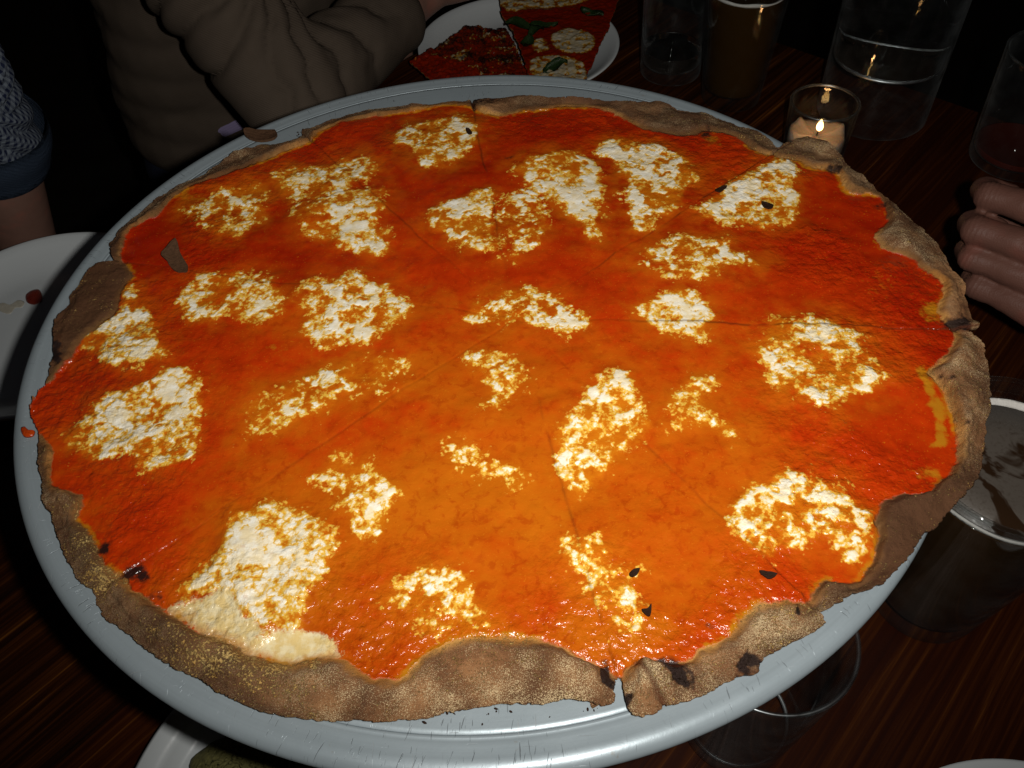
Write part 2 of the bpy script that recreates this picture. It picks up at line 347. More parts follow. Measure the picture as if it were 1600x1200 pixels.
def mat_sweater():
    """taupe knit with one band of lilac argyle diamonds woven in, given by the mesh attribute 'diamond'"""
    t = NT('taupe_knit'); col = t.mix(t.noise(60, 5, 0.6), (0.066, 0.049, 0.036), (0.088, 0.067, 0.051))
    d = t.attr('diamond')
    col = t.mix(t.mr(d, 0.48, 0.52), col, (0.24, 0.20, 0.34))
    x, y, z = t.sep(t.coord())
    ribs = t.math('SINE', t.math('MULTIPLY', t.math('ADD', t.math('MULTIPLY', z, 1.0), t.math('MULTIPLY', t.math('ADD', x, y), 0.55)), 2400.0))
    h = t.math('ADD', t.math('MULTIPLY', ribs, 0.3), t.noise(900, 3, 0.6))
    t.set(Base_Color=col, Roughness=0.95, Specular_IOR_Level=0.1, Sheen_Weight=0.0, Normal=t.bump(h, 0.0005, 0.7)); return t.m

MP = mat_pizza(); MP_DIM = mat_pizza((0.46, 0.44, 0.40)); MPAN = mat_pan(); MWOOD = mat_wood()
MCER = mat_simple('white_glazed_china', (0.50, 0.53, 0.545), 0.22, var=0.03, nscale=20, bscale=80, bdist=0.0002)
MGLASS = mat_glass('clear_glass', (0.97, 0.985, 0.985), 0.025, 1.42); MTHIN = mat_thin_glass('thin_clear_glass'); MEDGELIT = mat_thin_glass('misted_edge_lit_glass', edge_light=0.0075)
MWATER = mat_glass('water', (0.98, 0.99, 0.99), 0.0, 1.333)
MGLASS2 = mat_glass('beer_glass', (0.97, 0.98, 0.97), 0.015, 1.36); MGLASS2.node_tree.nodes['Principled BSDF'].inputs['Specular IOR Level'].default_value = 0.28
MBEER = mat_glass('amber_beer', (0.050, 0.023, 0.004), 0.04, 1.34); MBEER.node_tree.nodes['Principled BSDF'].inputs['Transmission Weight'].default_value = 0.45; MDARKBEER = mat_glass('dark_red_beer', (0.10, 0.012, 0.005), 0.02, 1.34); MDARKBEER.node_tree.nodes['Principled BSDF'].inputs['Transmission Weight'].default_value = 0.5; MPORTER = mat_glass('dark_beer', (0.042, 0.019, 0.0045), 0.04, 1.34); MPORTER.node_tree.nodes['Principled BSDF'].inputs['Transmission Weight'].default_value = 0.3
MFOAM = mat_simple('beer_foam', (0.50, 0.48, 0.45), 0.7, var=0.15, nscale=200, bscale=500, bdist=0.001)
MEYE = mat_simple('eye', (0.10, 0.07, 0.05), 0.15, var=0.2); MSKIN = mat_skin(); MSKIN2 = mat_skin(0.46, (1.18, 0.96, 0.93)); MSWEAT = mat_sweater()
MCHECK = mat_cloth('navy_gingham', (0.02, 0.03, 0.06), (0.02, 0.03, 0.06), check=2 * math.pi / 0.0056)
MCUFF = mat_cloth('chambray', (0.038, 0.056, 0.092), (0.055, 0.078, 0.122)); MJEAN = mat_cloth('dark_denim', (0.010, 0.013, 0.028), (0.018, 0.022, 0.042))
MDARK = mat_cloth('black_knit', (0.012, 0.011, 0.011), (0.02, 0.018, 0.018))
MWAX = mat_simple('candle_wax', (0.30, 0.23, 0.165), 0.45, var=0.08, nscale=80, bscale=160, bdist=0.0012, Subsurface_Weight=0.6, Subsurface_Scale=0.01)
MWICK = mat_simple('burnt_wick', (0.02, 0.015, 0.012), 0.9); MFLAME = mat_flame()
MSTEEL = mat_simple('polished_steel', (0.55, 0.55, 0.56), 0.2, metal=1.0, var=0.08)
MWIRE = mat_simple('black_wire', (0.03, 0.03, 0.032), 0.5, metal=0.6, var=0.2)
MBASIL = mat_simple('basil_green', (0.022, 0.050, 0.011), 0.5, var=0.4, nscale=120, bscale=260, bdist=0.0012)
MFLAKE = mat_simple('burnt_flake', (0.026, 0.012, 0.007), 0.75, spec=0.08, var=0.5, nscale=260, bscale=900, bdist=0.0008)
MCRUMB = mat_simple('crust_flake_brown', (0.075, 0.038, 0.020), 0.85, spec=0.08, var=0.6, nscale=500, bscale=1200, bdist=0.0008)
MHERB = mat_simple('olive_herb', (0.11, 0.10, 0.028), 0.8, var=0.75, nscale=420, bscale=700, bdist=0.002)
MSPLASH = mat_simple('tomato_sauce', (0.42, 0.045, 0.004), 0.22, var=0.3, nscale=300, bscale=400, bdist=0.001)
MSTAIN = mat_simple('old_sauce', (0.13, 0.014, 0.006), 0.3, var=0.4, nscale=300, bscale=400, bdist=0.001)
MFLOOR = mat_simple('dark_floor', (0.012, 0.009, 0.007), 0.6, var=0.4, nscale=6)
MWALL = mat_simple('dark_wall', (0.010, 0.008, 0.007), 0.8, var=0.3, nscale=3)
# ================================================================ the place: floor, table, pan
bm = bmesh.new(); bmesh.ops.create_grid(bm, x_segments=2, y_segments=2, size=4.0)
fl = link('floor', bm_mesh('floor', bm, False), MFLOOR, loc=(0, 0, -0.75)); tag(fl, kind='structure')
def box_bm(x0, x1, y0, y1, z0, z1, bev=0.0, seg=1):
    bm = bmesh.new(); bmesh.ops.create_cube(bm, size=1.0)
    for v in bm.verts: v.co = Vector(((x0 + x1) / 2 + v.co.x * (x1 - x0), (y0 + y1) / 2 + v.co.y * (y1 - y0), (z0 + z1) / 2 + v.co.z * (z1 - z0)))
    if bev: bmesh.ops.bevel(bm, geom=bm.edges[:], offset=bev, segments=seg, affect='EDGES')
    return bm
TA = math.radians(46.0)
table = empty('table', (0, 0, 0), 'dark stained wooden table with streaky grain under the pizza pan', 'table', rz=TA)
S0, S1, N0, N1 = -0.85, 0.675, -0.5, 0.487
npl = 7; wpl = (N1 - N0) / npl
for i in range(npl):
    b = box_bm(S0, S1, -wpl / 2 + 0.00005, wpl / 2 - 0.00005, -0.036, 0.0, 0.0)
    link('plank', bm_mesh('plank', b, False), MWOOD, table, (0, N0 + (i + 0.5) * wpl, 0))
for sx in (S0 + 0.08, S1 - 0.08):
    for sy in (N0 + 0.08, N1 - 0.08):
        link('leg', bm_mesh('leg', box_bm(-0.03, 0.03, -0.03, 0.03, -0.75, -0.037, 0.003), False), MWOOD, table, (sx, sy, 0))
# ---- pan on its wire stand
ZP = ZR - 0.0025
pan = lathe('pizza_pan', [(0, 0), (0.06, 0), (0.12, 0), (0.18, 0), (0.225, 0.0), (0.236, 0.0), (0.2383, 0.0), (0.2385, -0.0003), (0.2385, -0.0020), (0.2383, -0.0022), (0.236, -0.0023), (0.2, -0.0024), (0.0, -0.0024)], 160)
pan = link('pizza_pan', pan, MPAN, None, (0, 0, ZP)); tag(pan, 'large round scratched aluminium pan carrying the whole pizza', 'pan')
rim = lathe('rolled_rim', [(0.2386, -0.0020), (0.2386, -0.0003), (0.2388, 0.0), (0.2398, 0.0000), (0.2404, -0.00018), (0.2410, 0.0), (0.2430, 0.00025)] +
            [(0.2485 + 0.0068 * math.cos(math.radians(a)), -0.0045 + 0.0050 * math.sin(math.radians(a))) for a in range(112, -61, -12)] +
            [(0.249, -0.0078), (0.2475, -0.0045), (0.2445, -0.0024)], 256, closed=True)
link('rolled_rim', rim, MPAN, pan)
stand = empty('pan_stand', (0, 0, 0), 'black wire stand holding the pizza pan above the table', 'stand')
def tube_bm(bm, pts, r, seg=10, cap=True, radii=None):
    pts = [Vector(p) for p in pts]; rings = []
    for i, p in enumerate(pts):
        d = (pts[min(i + 1, len(pts) - 1)] - pts[max(i - 1, 0)]).normalized()
        a = d.orthogonal().normalized() if i == 0 else (rings_a - d * rings_a.dot(d)).normalized()
        rings_a = a; b = d.cross(a); rr = radii[i] if radii else r
        rings.append([bm.verts.new(p + (a * math.cos(2 * math.pi * k / seg) + b * math.sin(2 * math.pi * k / seg)) * rr) for k in range(seg)])
    for A, B in zip(rings, rings[1:]):
        for k in range(seg): bm.faces.new((A[k], A[(k + 1) % seg], B[(k + 1) % seg], B[k]))
    if cap: bm.faces.new(rings[0][::-1]); bm.faces.new(rings[-1])
    return bm
b = bmesh.new(); tube_bm(b, [(0.10 * math.cos(a), 0.10 * math.sin(a), ZP - 0.0055) for a in np.linspace(0, 2 * math.pi, 49)], 0.003, 8, False)
link('ring', bm_mesh('ring', b), MWIRE, stand)
for k in range(3):
    a = math.radians(100 + 120 * k); b = bmesh.new(); c, s_ = math.cos(a), math.sin(a)
    tube_bm(b, [(0.10 * c, 0.10 * s_, ZP - 0.0055), (0.105 * c, 0.105 * s_, 0.10), (0.11 * c, 0.11 * s_, 0.02), (0.12 * c, 0.12 * s_, 0.003), (0.13 * c, 0.13 * s_, 0.003)], 0.003, 8)
    link('leg', bm_mesh('leg', b), MWIRE, stand)
# ================================================================ the pizza
OUT_PX = [(735,158),(700,160),(640,166),(580,172),(540,180),(505,193),(490,200),(468,199),(476,214),(462,217),(435,221),(405,230),(371,241),(337,262),(310,277),(277,290),(250,304),(229,324),(206,341),(184,364),(179,375),(163,380),(176,384),(174,400),(180,408),(192,411),(176,412),(158,414),(140,423),(130,432),(120,446),(110,460),(105,476),(96,490),(87,504),(85,524),(84,538),(82,556),(81,572),(76,590),(72,600),(61,609),(47,640),(51,660),(59,670),(61,694),(61,727),(68,765),(70,790),(79,803),(89,840),(105,878),(125,911),(142,920),(145,942),(162,960),(189,982),(230,1016),(270,1043),(310,1063),(354,1090),(405,1110),(472,1122),(540,1126),(591,1126),(665,1121),(739,1109),(793,1100),(834,1103),(884,1096),(952,1102),(960,1099),(962,1060),(965,1053),(972,1067),(977,1100),(984,1116),(1006,1122),(1036,1112),(1038,1099),(1047,1104),(1084,1094),(1110,1083),(1136,1071),(1157,1059),(1176,1058),(1186,1052),(1189,1042),(1199,1029),(1220,1015),(1241,1006),(1267,994),(1287,983),(1286,977),(1273,961),(1293,958),(1313,950),(1314,943),(1324,935),(1338,928),(1352,923),(1374,918),(1397,898),(1421,867),(1441,840),(1465,820),(1482,800),(1519,762),(1532,732),(1538,693),(1540,659),(1546,636),(1544,597),(1538,567),(1530,540),(1512,523),(1492,516),(1528,518),(1519,506),(1512,481),(1502,441),(1485,414),(1475,397),(1465,381),(1438,354),(1408,327),(1381,307),(1354,287),(1330,267),(1310,246),(1290,230),(1263,218),(1242,221),(1225,223),(1217,233),(1205,219),(1181,206),(1144,189),(1104,176),(1060,167),(1036,162),(969,160),(915,159),(884,159),(844,157),(800,153),(760,154),(740,159)]
IN_PX = [(732,162),(692,160),(631,172),(597,178),(550,185),(540,187),(506,199),(479,221),(456,230),(425,243),(405,251),(354,270),(304,287),(273,304),(246,332),(216,348),(202,358),(189,388),(188,400),(202,420),(209,427),(208,430),(196,440),(190,454),(188,468),(180,488),(156,506),(136,522),(112,550),(92,572),(78,592),(61,604),(40,640),(46,662),(62,672),(81,704),(78,741),(84,760),(111,765),(127,781),(118,810),(135,830),(148,851),(162,878),(189,901),(216,925),(253,948),(280,968),(304,982),(337,996),(364,1002),(388,1019),(422,1033),(456,1036),(489,1026),(533,1023),(547,1033),(581,1053),(624,1058),(651,1030),(682,1009),(719,997),(766,992),(817,994),(868,1006),(901,1023),(928,1036),(952,1043),(965,1052),(979,1043),(992,1033),(1005,1024),(1031,1029),(1057,1037),(1081,1028),(1089,1013),(1110,1006),(1131,998),(1147,982),(1157,964),(1176,948),(1197,940),(1229,937),(1252,942),(1259,945),(1269,928),(1283,911),(1303,905),(1330,908),(1347,901),(1360,881),(1367,851),(1371,817),(1373,785),(1400,772),(1450,766),(1465,755),(1484,739),(1498,705),(1496,667),(1484,632),(1465,598),(1452,582),(1457,573),(1472,559),(1489,535),(1492,518),(1482,508),(1468,488),(1465,474),(1475,458),(1468,434),(1441,417),(1418,397),(1387,390),(1370,373),(1367,363),(1383,350),(1388,330),(1380,310),(1363,300),(1333,298),(1320,290),(1310,270),(1297,263),(1267,260),(1250,250),(1217,245),(1210,240),(1187,237),(1163,220),(1143,207),(1117,202),(1100,203),(1070,209),(1019,202),(992,192),(969,179),(948,169),(918,164),(868,164),(817,169),(793,175),(766,177),(746,169),(738,165)]
BLOBS = [(.62,[(610,215),(650,190),(705,178),(745,190),(755,215),(735,235),(700,258),(660,262),(635,240)]),
(.52,[(425,270),(470,262),(540,243),(585,248),(590,270),(550,300),(500,315),(450,310),(430,290)]),
(.70,[(455,330),(490,310),(560,290),(620,285),(612,310),(600,345),(618,360),(600,395),(560,400),(510,385),(475,375),(465,350)]),
(.45,[(285,320),(330,305),(395,285),(425,305),(410,340),(380,370),(330,365),(300,345)]),
(.80,[(665,340),(690,315),(735,300),(771,303),(776,350),(784,397),(740,395),(700,370)]),
(.50,[(778,310),(840,300),(865,330),(860,365),(830,395),(800,412),(787,395),(779,350)]),
(.76,[(795,265),(850,240),(910,243),(945,265),(955,310),(945,345),(930,380),(905,370),(880,330),(830,300)]),
(.78,[(925,232),(970,220),(1040,230),(1090,265),(1080,310),(1040,340),(1000,368),(975,350),(975,300),(960,255)]),
(.82,[(1075,335),(1120,300),(1170,265),(1225,245),(1255,265),(1245,320),(1245,350),(1190,358),(1130,350)]),
(.62,[(990,405),(1030,375),(1075,372),(1130,368),(1150,390),(1195,405),(1180,425),(1110,430),(1070,438),(1010,420)]),
(.58,[(272,470),(310,430),(370,425),(430,440),(460,460),(440,490),(400,512),(340,500),(295,500)]),
(.70,[(460,460),(490,435),(560,425),(610,440),(645,480),(630,510),(570,540),(500,540),(465,510)]),
(.40,[(715,480),(780,445),(850,450),(890,470),(920,505),(900,530),(850,525),(800,510),(740,515)]),
(.50,[(990,480),(1040,455),(1100,460),(1120,490),(1110,525),(1070,530),(1020,515)]),
(.58,[(1180,500),(1250,490),(1320,505),(1360,545),(1385,580),(1365,615),(1300,640),(1230,625),(1195,590)]),
(.60,[(125,525),(180,490),(195,445),(225,450),(240,500),(275,545),(245,575),(180,575),(130,555)]),
(.66,[(85,695),(140,640),(230,590),(300,575),(325,605),(315,660),(310,720),(240,740),(190,715),(120,720)]),
(.46,[(460,600),(510,560),(570,550),(640,560),(640,590),(600,610),(560,620),(500,620)]),
(.36,[(380,640),(430,605),(490,600),(530,630),(500,665),(440,670),(400,700),(380,685)]),
(.36,[(715,560),(780,545),(830,580),(820,610),(780,645),(740,640),(750,600)]),
(.70,[(860,700),(890,640),(920,600),(965,570),(990,600),(1010,650),(1010,690),(960,730),(920,770),(880,760)]),
(.46,[(1030,640),(1080,590),(1120,600),(1115,640),(1160,660),(1145,700),(1100,670),(1040,690)]),
(.42,[(480,740),(550,690),(600,730),(640,770),(620,810),(590,850),(550,850),(540,790),(500,770)]),
(.27,[(690,690),(760,700),(800,720),(830,760),(800,780),(760,745),(710,730)]),
(1.0,[(270,930),(310,880),(350,820),(390,790),(480,790),(530,830),(520,880),(490,920),(470,990),(400,1000),(370,960),(330,935),(290,940)]),
(.62,[(590,955),(620,900),(660,880),(720,880),(760,930),(755,980),(700,1000),(640,980)]),
(.50,[(865,830),(920,830),(960,870),(1010,890),(990,920),(1010,960),(1030,1000),(980,1010),(940,970),(930,930),(880,880)]),
(.84,[(1130,800),(1180,750),(1230,720),(1290,745),(1340,770),(1370,800),(1365,850),(1330,880),(1280,850),(1230,880),(1190,885),(1140,850)])]
PALE_PX = [(250,948),(277,930),(310,935),(345,925),(378,940),(395,970),(422,985),(472,980),(510,985),(537,1010),(547,1030),(489,1042),(456,1050),(422,1048),(388,1034),(337,1012),(285,990),(244,960)]
YEL_PX = [(1422,575),(1440,572),(1458,590),(1474,620),(1488,650),(1492,685),(1470,697),(1450,690),(1458,650),(1440,615)]
CUT_PX = [(737,160),(1220,234),(1500,516),(1278,955),(964,1055),(143,931),(190,410),(472,207)]
CHAR_PX = [(165,858,9,1),(208,895,11,1.1),(245,935,10,.8),(805,246,7,.7),(842,230,6,.5),(1092,962,8,.7),(955,1046,10,1),(958,1062,8,.9),(1062,1050,16,1.2),(1042,1040,12,.8),(1172,1050,18,1.2),(1150,1052,12,.7),(985,1080,10,.9),(975,1095,8,.9),(92,556,13,1),(120,424,12,.8),(1490,512,12,1.1),(1505,500,10,.7),(1258,948,8,1),(1290,940,12,.5),(1313,262,8,.9),(1388,318,8,.8),(1465,600,8,.7),(1490,660,7,.7),(750,160,10,.8),(1500,700,8,.6),(220,905,8,.6),(175,815,12,.35),(200,780,9,.3),(700,620,9,.35),(740,800,6,.3),(1100,210,10,.8),(100,842,14,.6),(130,900,14,.6),(195,978,14,.5)]
FLOUR_PX = [(800,1040,130,1.0),(560,1090,90,.9),(1010,1080,70,.8),(1220,975,60,.9),(1505,560,40,.9),(1440,380,50,.9),(1500,690,50,.6),(330,270,70,.6),(1130,190,60,.3),(1290,235,40,.7),(620,168,60,.6),(90,790,30,.6)]
CORN_PX = [(180,900,45,1.0),(330,1010,60,1.0),(420,1040,50,.9),(150,850,30,.8),(1230,960,60,.6),(1250,200,90,.5),(760,1010,60,.45),(1080,1085,60,.4),(1535,600,60,.5),(130,800,20,.7),(1500,720,60,.4)]
BAKE_PX = [(225,325,45,.9),(300,285,45,.8),(590,178,60,.7),(1200,215,50,.6),(1380,330,60,.5),(100,700,60,.6),(140,470,60,1.1),(1440,840,80,1.6),(1400,900,50,1.0),(230,1010,50,.8),(130,880,40,.8),(1010,170,70,.5),(800,158,40,.5),(390,245,60,.5),(340,1070,60,.5),(95,545,30,.8)]
zt = ZP + 0.004
xy = lambda px, z=zt: at(px, z)[:, :2]
CEN = xy([(805, 495)])[0]
G = 0.00066
def build_pizza():
    xs = np.arange(-0.272, 0.276, G); ys = np.arange(-0.262, 0.262, G)
    X, Y = np.meshgrid(xs, ys); ny, nx = X.shape
    hc = 0.0018; cx = np.arange(-0.285, 0.29, hc); cy = np.arange(-0.275, 0.275, hc); CX, CY = np.meshgrid(cx, cy)
    po = xy(OUT_PX); pi = xy(IN_PX, ZP + 0.006)
    SO = bilin(sdf(CX, CY, po), cx[0], cy[0], hc, X, Y) + (fbm(X, Y, 0.0028, 3, 11) - 0.5) * 0.0018 + (fbm(X, Y, 0.010, 2, 12) - 0.5) * 0.0020
    SI = bilin(sdf(CX, CY, rounded(pi, 3)), cx[0], cy[0], hc, X, Y) + (fbm(X, Y, 0.006, 3, 13) - 0.5) * 0.0030
    R = np.hypot(X - CEN[0], Y - CEN[1])
    GX = X + (fbm(X, Y, 0.016, 4, 101) - 0.5) * 0.022; GY = Y + (fbm(X, Y, 0.016, 4, 105) - 0.5) * 0.022
    def gauss(lst, z=zt):
        out = np.zeros_like(X)
        for px, py, s, a in lst:
            q = at([(px, py), (px + s, py), (px, py + s)], z)[:, :2]
            sx = np.linalg.norm(q[1] - q[0]); sy = np.linalg.norm(q[2] - q[0])
            sg = 0.5 * (sx + sy)
            out += a * np.exp(-((GX - q[0, 0]) ** 2 + (GY - q[0, 1]) ** 2) / (2 * sg * sg))
        return out
    # ---- cheese
    wx = X + (fbm(X, Y, 0.013, 3, 21) - 0.5) * 0.013; wy = Y + (fbm(X, Y, 0.013, 3, 25) - 0.5) * 0.013
    ux = X + (fbm(X, Y, 0.006, 2, 61) - 0.5) * 0.006; uy = Y + (fbm(X, Y, 0.006, 2, 65) - 0.5) * 0.006
    haze = np.zeros_like(X); rv = np.random.default_rng(42); n2 = (fbm(ux, uy, 0.0095, 4, 37, 0.55) - 0.5) * 2.5
    n = (fbm(ux, uy, 0.0046, 5, 31, 0.60) - 0.5) * 2.3 + (fbm(X, Y, 0.017, 2, 35) - 0.5) * 1.1; hole = sst(0.58, 0.72, fbm(ux, uy, 0.013, 3, 41))
    cheese = np.full_like(X, -0.6); halo = np.zeros_like(X); dens = np.zeros_like(X); blob = np.full(X.shape, -1)
    for k, (den, px) in enumerate(BLOBS):
        p = rounded(xy(px), 3); lo_ = p.min(0) - 0.02; hi_ = p.max(0) + 0.02
        i0, i1 = np.searchsorted(xs, [lo_[0], hi_[0]]); j0, j1 = np.searchsorted(ys, [lo_[1], hi_[1]]); sl = (slice(j0, j1), slice(i0, i1))
        dd = bilin(sdf(CX, CY, p), cx[0], cy[0], hc, wx[sl], wy[sl]) if False else None
        m = (CX > lo_[0] - .01) & (CX < hi_[0] + .01) & (CY > lo_[1] - .01) & (CY < hi_[1] + .01)
        f = np.full(CX.shape, 0.05); f[m] = sdf(CX[m], CY[m], p)
        d = -bilin(f, cx[0], cy[0], hc, wx[sl], wy[sl])
        h = sst(-0.0040, 0.0070, d); q1 = rv.uniform(0, .75); q2 = rv.uniform(.2, 2.0); nk = n[sl] * (1 - q1) + n2[sl] * q1
        haze[sl] = np.maximum(haze[sl], sst(-.020, .006, d) * (.35 + .5 * rv.random()))
        c = h * (0.26 + 0.44 * den) + nk * (0.45 + 0.55 * h) * (1.0 if den < 0.95 else 0.7) - hole[sl] * 0.30 * q2 * h * (den < 0.95) - 0.22 * (1 - h) - 0.45 * (1 - sst(-0.016, 0.001, d))
        win = c > cheese[sl]; cheese[sl] = np.where(win, c, cheese[sl])
        hw = h * (0.45 + 0.75 * den) > halo[sl]; halo[sl] = np.maximum(halo[sl], h * (0.45 + 0.75 * den)); dens[sl] = np.where(hw, den, dens[sl])
        bb = blob[sl]; bb[d > 0.0005] = k; blob[sl] = bb
    crustm = sst(-0.0012, 0.0012, SI)
    cheese -= 1.2 * sst(-0.001, 0.003, SI)
    # ---- tone and wear maps
    oc = xy([(790, 790)])[0]
    tone = 0.08 + 0.78 * np.exp(-((X - oc[0]) ** 2 + ((Y - oc[1]) * 1.15) ** 2) / (2 * 0.125 ** 2)) + (fbm(wx, wy, 0.040, 4, 51) - 0.5) * 0.62 + 0.25 * halo * (1 - dens)
    r0 = np.hypot(X, Y)
    lumpy = 0.10 + 1.0 * sst(0.12, 0.22, r0) * sst(0.3, 0.65, fbm(X, Y, 0.04, 2, 55) + 0.1)
    pale = sst(0.004, -0.007, bilin(sdf(CX, CY, rounded(xy(PALE_PX), 3)), cx[0], cy[0], hc, wx, wy)) 
    yel = 0.9 * sst(0.003, -0.004, bilin(sdf(CX, CY, rounded(xy(YEL_PX), 3)), cx[0], cy[0], hc, wx, wy))
    yel = np.maximum(yel, 0.75 * sst(-0.004, -0.0005, SI) * sst(0.45, 0.6, fbm(X, Y, 0.03, 2, 57)))
    yel = np.maximum(yel, np.minimum(gauss([(1380, 440, 20, .32), (1465, 480, 14, .9), (420, 540, 9, .5), (1450, 740, 10, .8), (300, 305, 10, .6), (1110, 215, 14, .6), (290, 965, 20, .6)]), 0.9))
    char = gauss(CHAR_PX); flour = np.clip(0.25 + gauss(FLOUR_PX) - gauss([(1440,840,80,.9),(140,470,60,.6)]), 0, 1.1); corn = np.clip(gauss(CORN_PX), 0, 1.1); bake = np.clip(0.12 + gauss(BAKE_PX) + (fbm(X, Y, 0.026, 4, 59) - 0.47) * 2.0 + 0.35 * sst(-0.006, -0.0005, SO), 0, 0.95)
    # ---- heights
    low = (fbm(X, Y, 0.045, 3, 71) - 0.5) * 0.0042 + (fbm(X, Y, 0.015, 3, 75) - 0.5) * 0.0013
    sauce = 0.0042 + low + (fbm(X, Y, 0.0052, 3, 77) - 0.5) * 0.0012 * lumpy + 0.0010 * halo * dens + 0.00035 * sst(0.25, 0.95, cheese) * (0.4 + 0.6 * dens)
    din = np.maximum(SI, 0); dout = np.maximum(-SO, 0); u = din / (din + dout + 1e-6); wid = din + dout
    A = (0.0014 + 0.0052 * sst(0.3, 0.7, fbm(X, Y, 0.06, 2, 81))) * (1 - 0.55 * sst(0.0, 0.2, Y)) * (1 + 0.15 * sst(-0.12, -0.2, Y) * sst(-0.12, -0.06, X)) * sst(0.002, 0.015, wid)
    prof = sst(0.0, 0.25, u) * (1 - 0.70 * sst(0.3, 1.0, u))
    cru = 0.0044 + A * prof + (fbm(X, Y, 0.009, 4, 83) - 0.5) * 0.0022 * sst(0.0, 0.006, din) + (fbm(X, Y, 0.022, 2, 84) - 0.5) * 0.003 * sst(0.0, 0.01, din)
    cru += sst(0.45, 1.0, u) * 0.0035 * sst(0.45, 0.7, fbm(X, Y, 0.05, 2, 87))
    eg = SO + (fbm(X, Y, 0.02, 3, 88) - .5) * .008; cru -= (0.0011 * sst(-.0062, -.0052, eg) + 0.0006 * sst(-.0030, -.0024, eg)) * sst(.40, .52, fbm(X, Y, .045, 2, 89)) * sst(.006, .012, din + dout)
    bl = sst(-0.0016, 0.0010, SI); Z = sauce * (1 - bl) + cru * bl
    # ---- the cuts of the wheel
    ends = xy(CUT_PX); ang = np.arctan2(ends[:, 1] - CEN[1], ends[:, 0] - CEN[0]); order = np.argsort(ang); ang = ang[order]
    wts = np.array([.85, 1.0, 1.0, .35, .5, .3, .6, .6])[order]; cutl = np.zeros_like(X)
    gr = np.zeros_like(X); wig = (fbm(X, Y, 0.03, 2, 91) - 0.5) * 0.003
    for a, wt_ in zip(ang, wts):
        t = (X - CEN[0]) * math.cos(a) + (Y - CEN[1]) * math.sin(a); d = -(X - CEN[0]) * math.sin(a) + (Y - CEN[1]) * math.cos(a) + wig
        cutl = np.maximum(cutl, wt_ * np.exp(-((d + (fbm(X, Y, .006, 2, 97) - .5) * .0012) / 0.00062) ** 2) * (t > 0) * sst(.02, .11, R) * sst(.36, .52, fbm(X, Y, 0.02, 3, 95) + .10 * sst(.08, .2, R)))
        gr = np.maximum(gr, np.exp(-(d / 0.0009) ** 2) * (t > 0) * (0.25 + 0.75 * sst(0.45, 0.62, fbm(X, Y, 0.03, 2, 93) + 0.12 * sst(0.12, 0.2, R))))
    TA_ = np.arctan2(Y - CEN[1], X - CEN[0]); sector = np.searchsorted(ang, TA_) % 8
    soff = np.array([0.0003, -0.0004, 0.0006, -0.0002, 0.0004, -0.0003, 0.0001, 0.0005])
    Z = Z + soff[sector] * sst(0.16, 0.23, R) - gr * (0.0002 + 0.0028 * bl)
    e2 = xy([(992, 1036), (1042, 1106)]); dv = (e2[1] - e2[0]) / np.linalg.norm(e2[1] - e2[0]); L2 = np.linalg.norm(e2[1] - e2[0])
    t2 = (X - e2[0, 0]) * dv[0] + (Y - e2[0, 1]) * dv[1]; d2 = -(X - e2[0, 0]) * dv[1] + (Y - e2[0, 1]) * dv[0] + (fbm(X, Y, .01, 2, 98) - .5) * .002
    on = sst(-.003, .001, t2) * sst(L2 + .008, L2 + .004, t2); Z = Z - on * (np.exp(-(d2 / .0008) ** 2) * .0028 + .0016 * sst(0.0, -.0012, d2) * sst(-.025, -.004, d2)); cutl = np.maximum(cutl, on * np.exp(-(d2 / .0008) ** 2))
    Z = np.maximum(Z, 0.0009)
    char = char + gr * (0.12 + 0.25 * bl)
    gy, gx = np.gradient(Z, G); N = np.stack([-gx, -gy, np.ones_like(Z)], -1); N /= np.linalg.norm(N, axis=-1, keepdims=True)
    # ---- cells
    inside = SO < 0.35 * G
    cell = inside[:-1, :-1] & inside[1:, :-1] & inside[:-1, 1:] & inside[1:, 1:]
    sy_, sx_ = np.gradient(SO, G); gl = np.hypot(sx_, sy_) + 1e-9; ox, oy = sx_ / gl, sy_ / gl
    PX, PY = X.copy(), Y.copy(); mv = np.abs(SO) < 0.9 * G
    PX[mv] -= (SO * ox)[mv]; PY[mv] -= (SO * oy)[mv]
    V = np.stack([PX, PY, Z], -1).reshape(-1, 3); N = N.reshape(-1, 3)
    idx = np.arange(ny * nx).reshape(ny, nx)
    F = np.stack([idx[:-1, :-1], idx[:-1, 1:], idx[1:, 1:], idx[1:, :-1]], -1)
    cs = sector[:-1, :-1]; cc = SI[:-1, :-1] > 0.0002; cb = np.where(cc, -1, blob[:-1, :-1])
    AT = dict(cheese=cheese, halo=halo, tone=tone, lumpy=lumpy, pale=pale, yellow=yel, char=char, flour=flour, corn=corn, bake=bake, rim=SI * 1000, cutline=cutl, haze=haze)
    AT = {k: a.reshape(-1) for k, a in AT.items()}
    OX, OY = ox.reshape(-1), oy.reshape(-1)
    root = empty('pizza', (0, 0, ZP), 'whole thin crust pizza with tomato sauce and torn mozzarella, cut in eight', 'pizza')
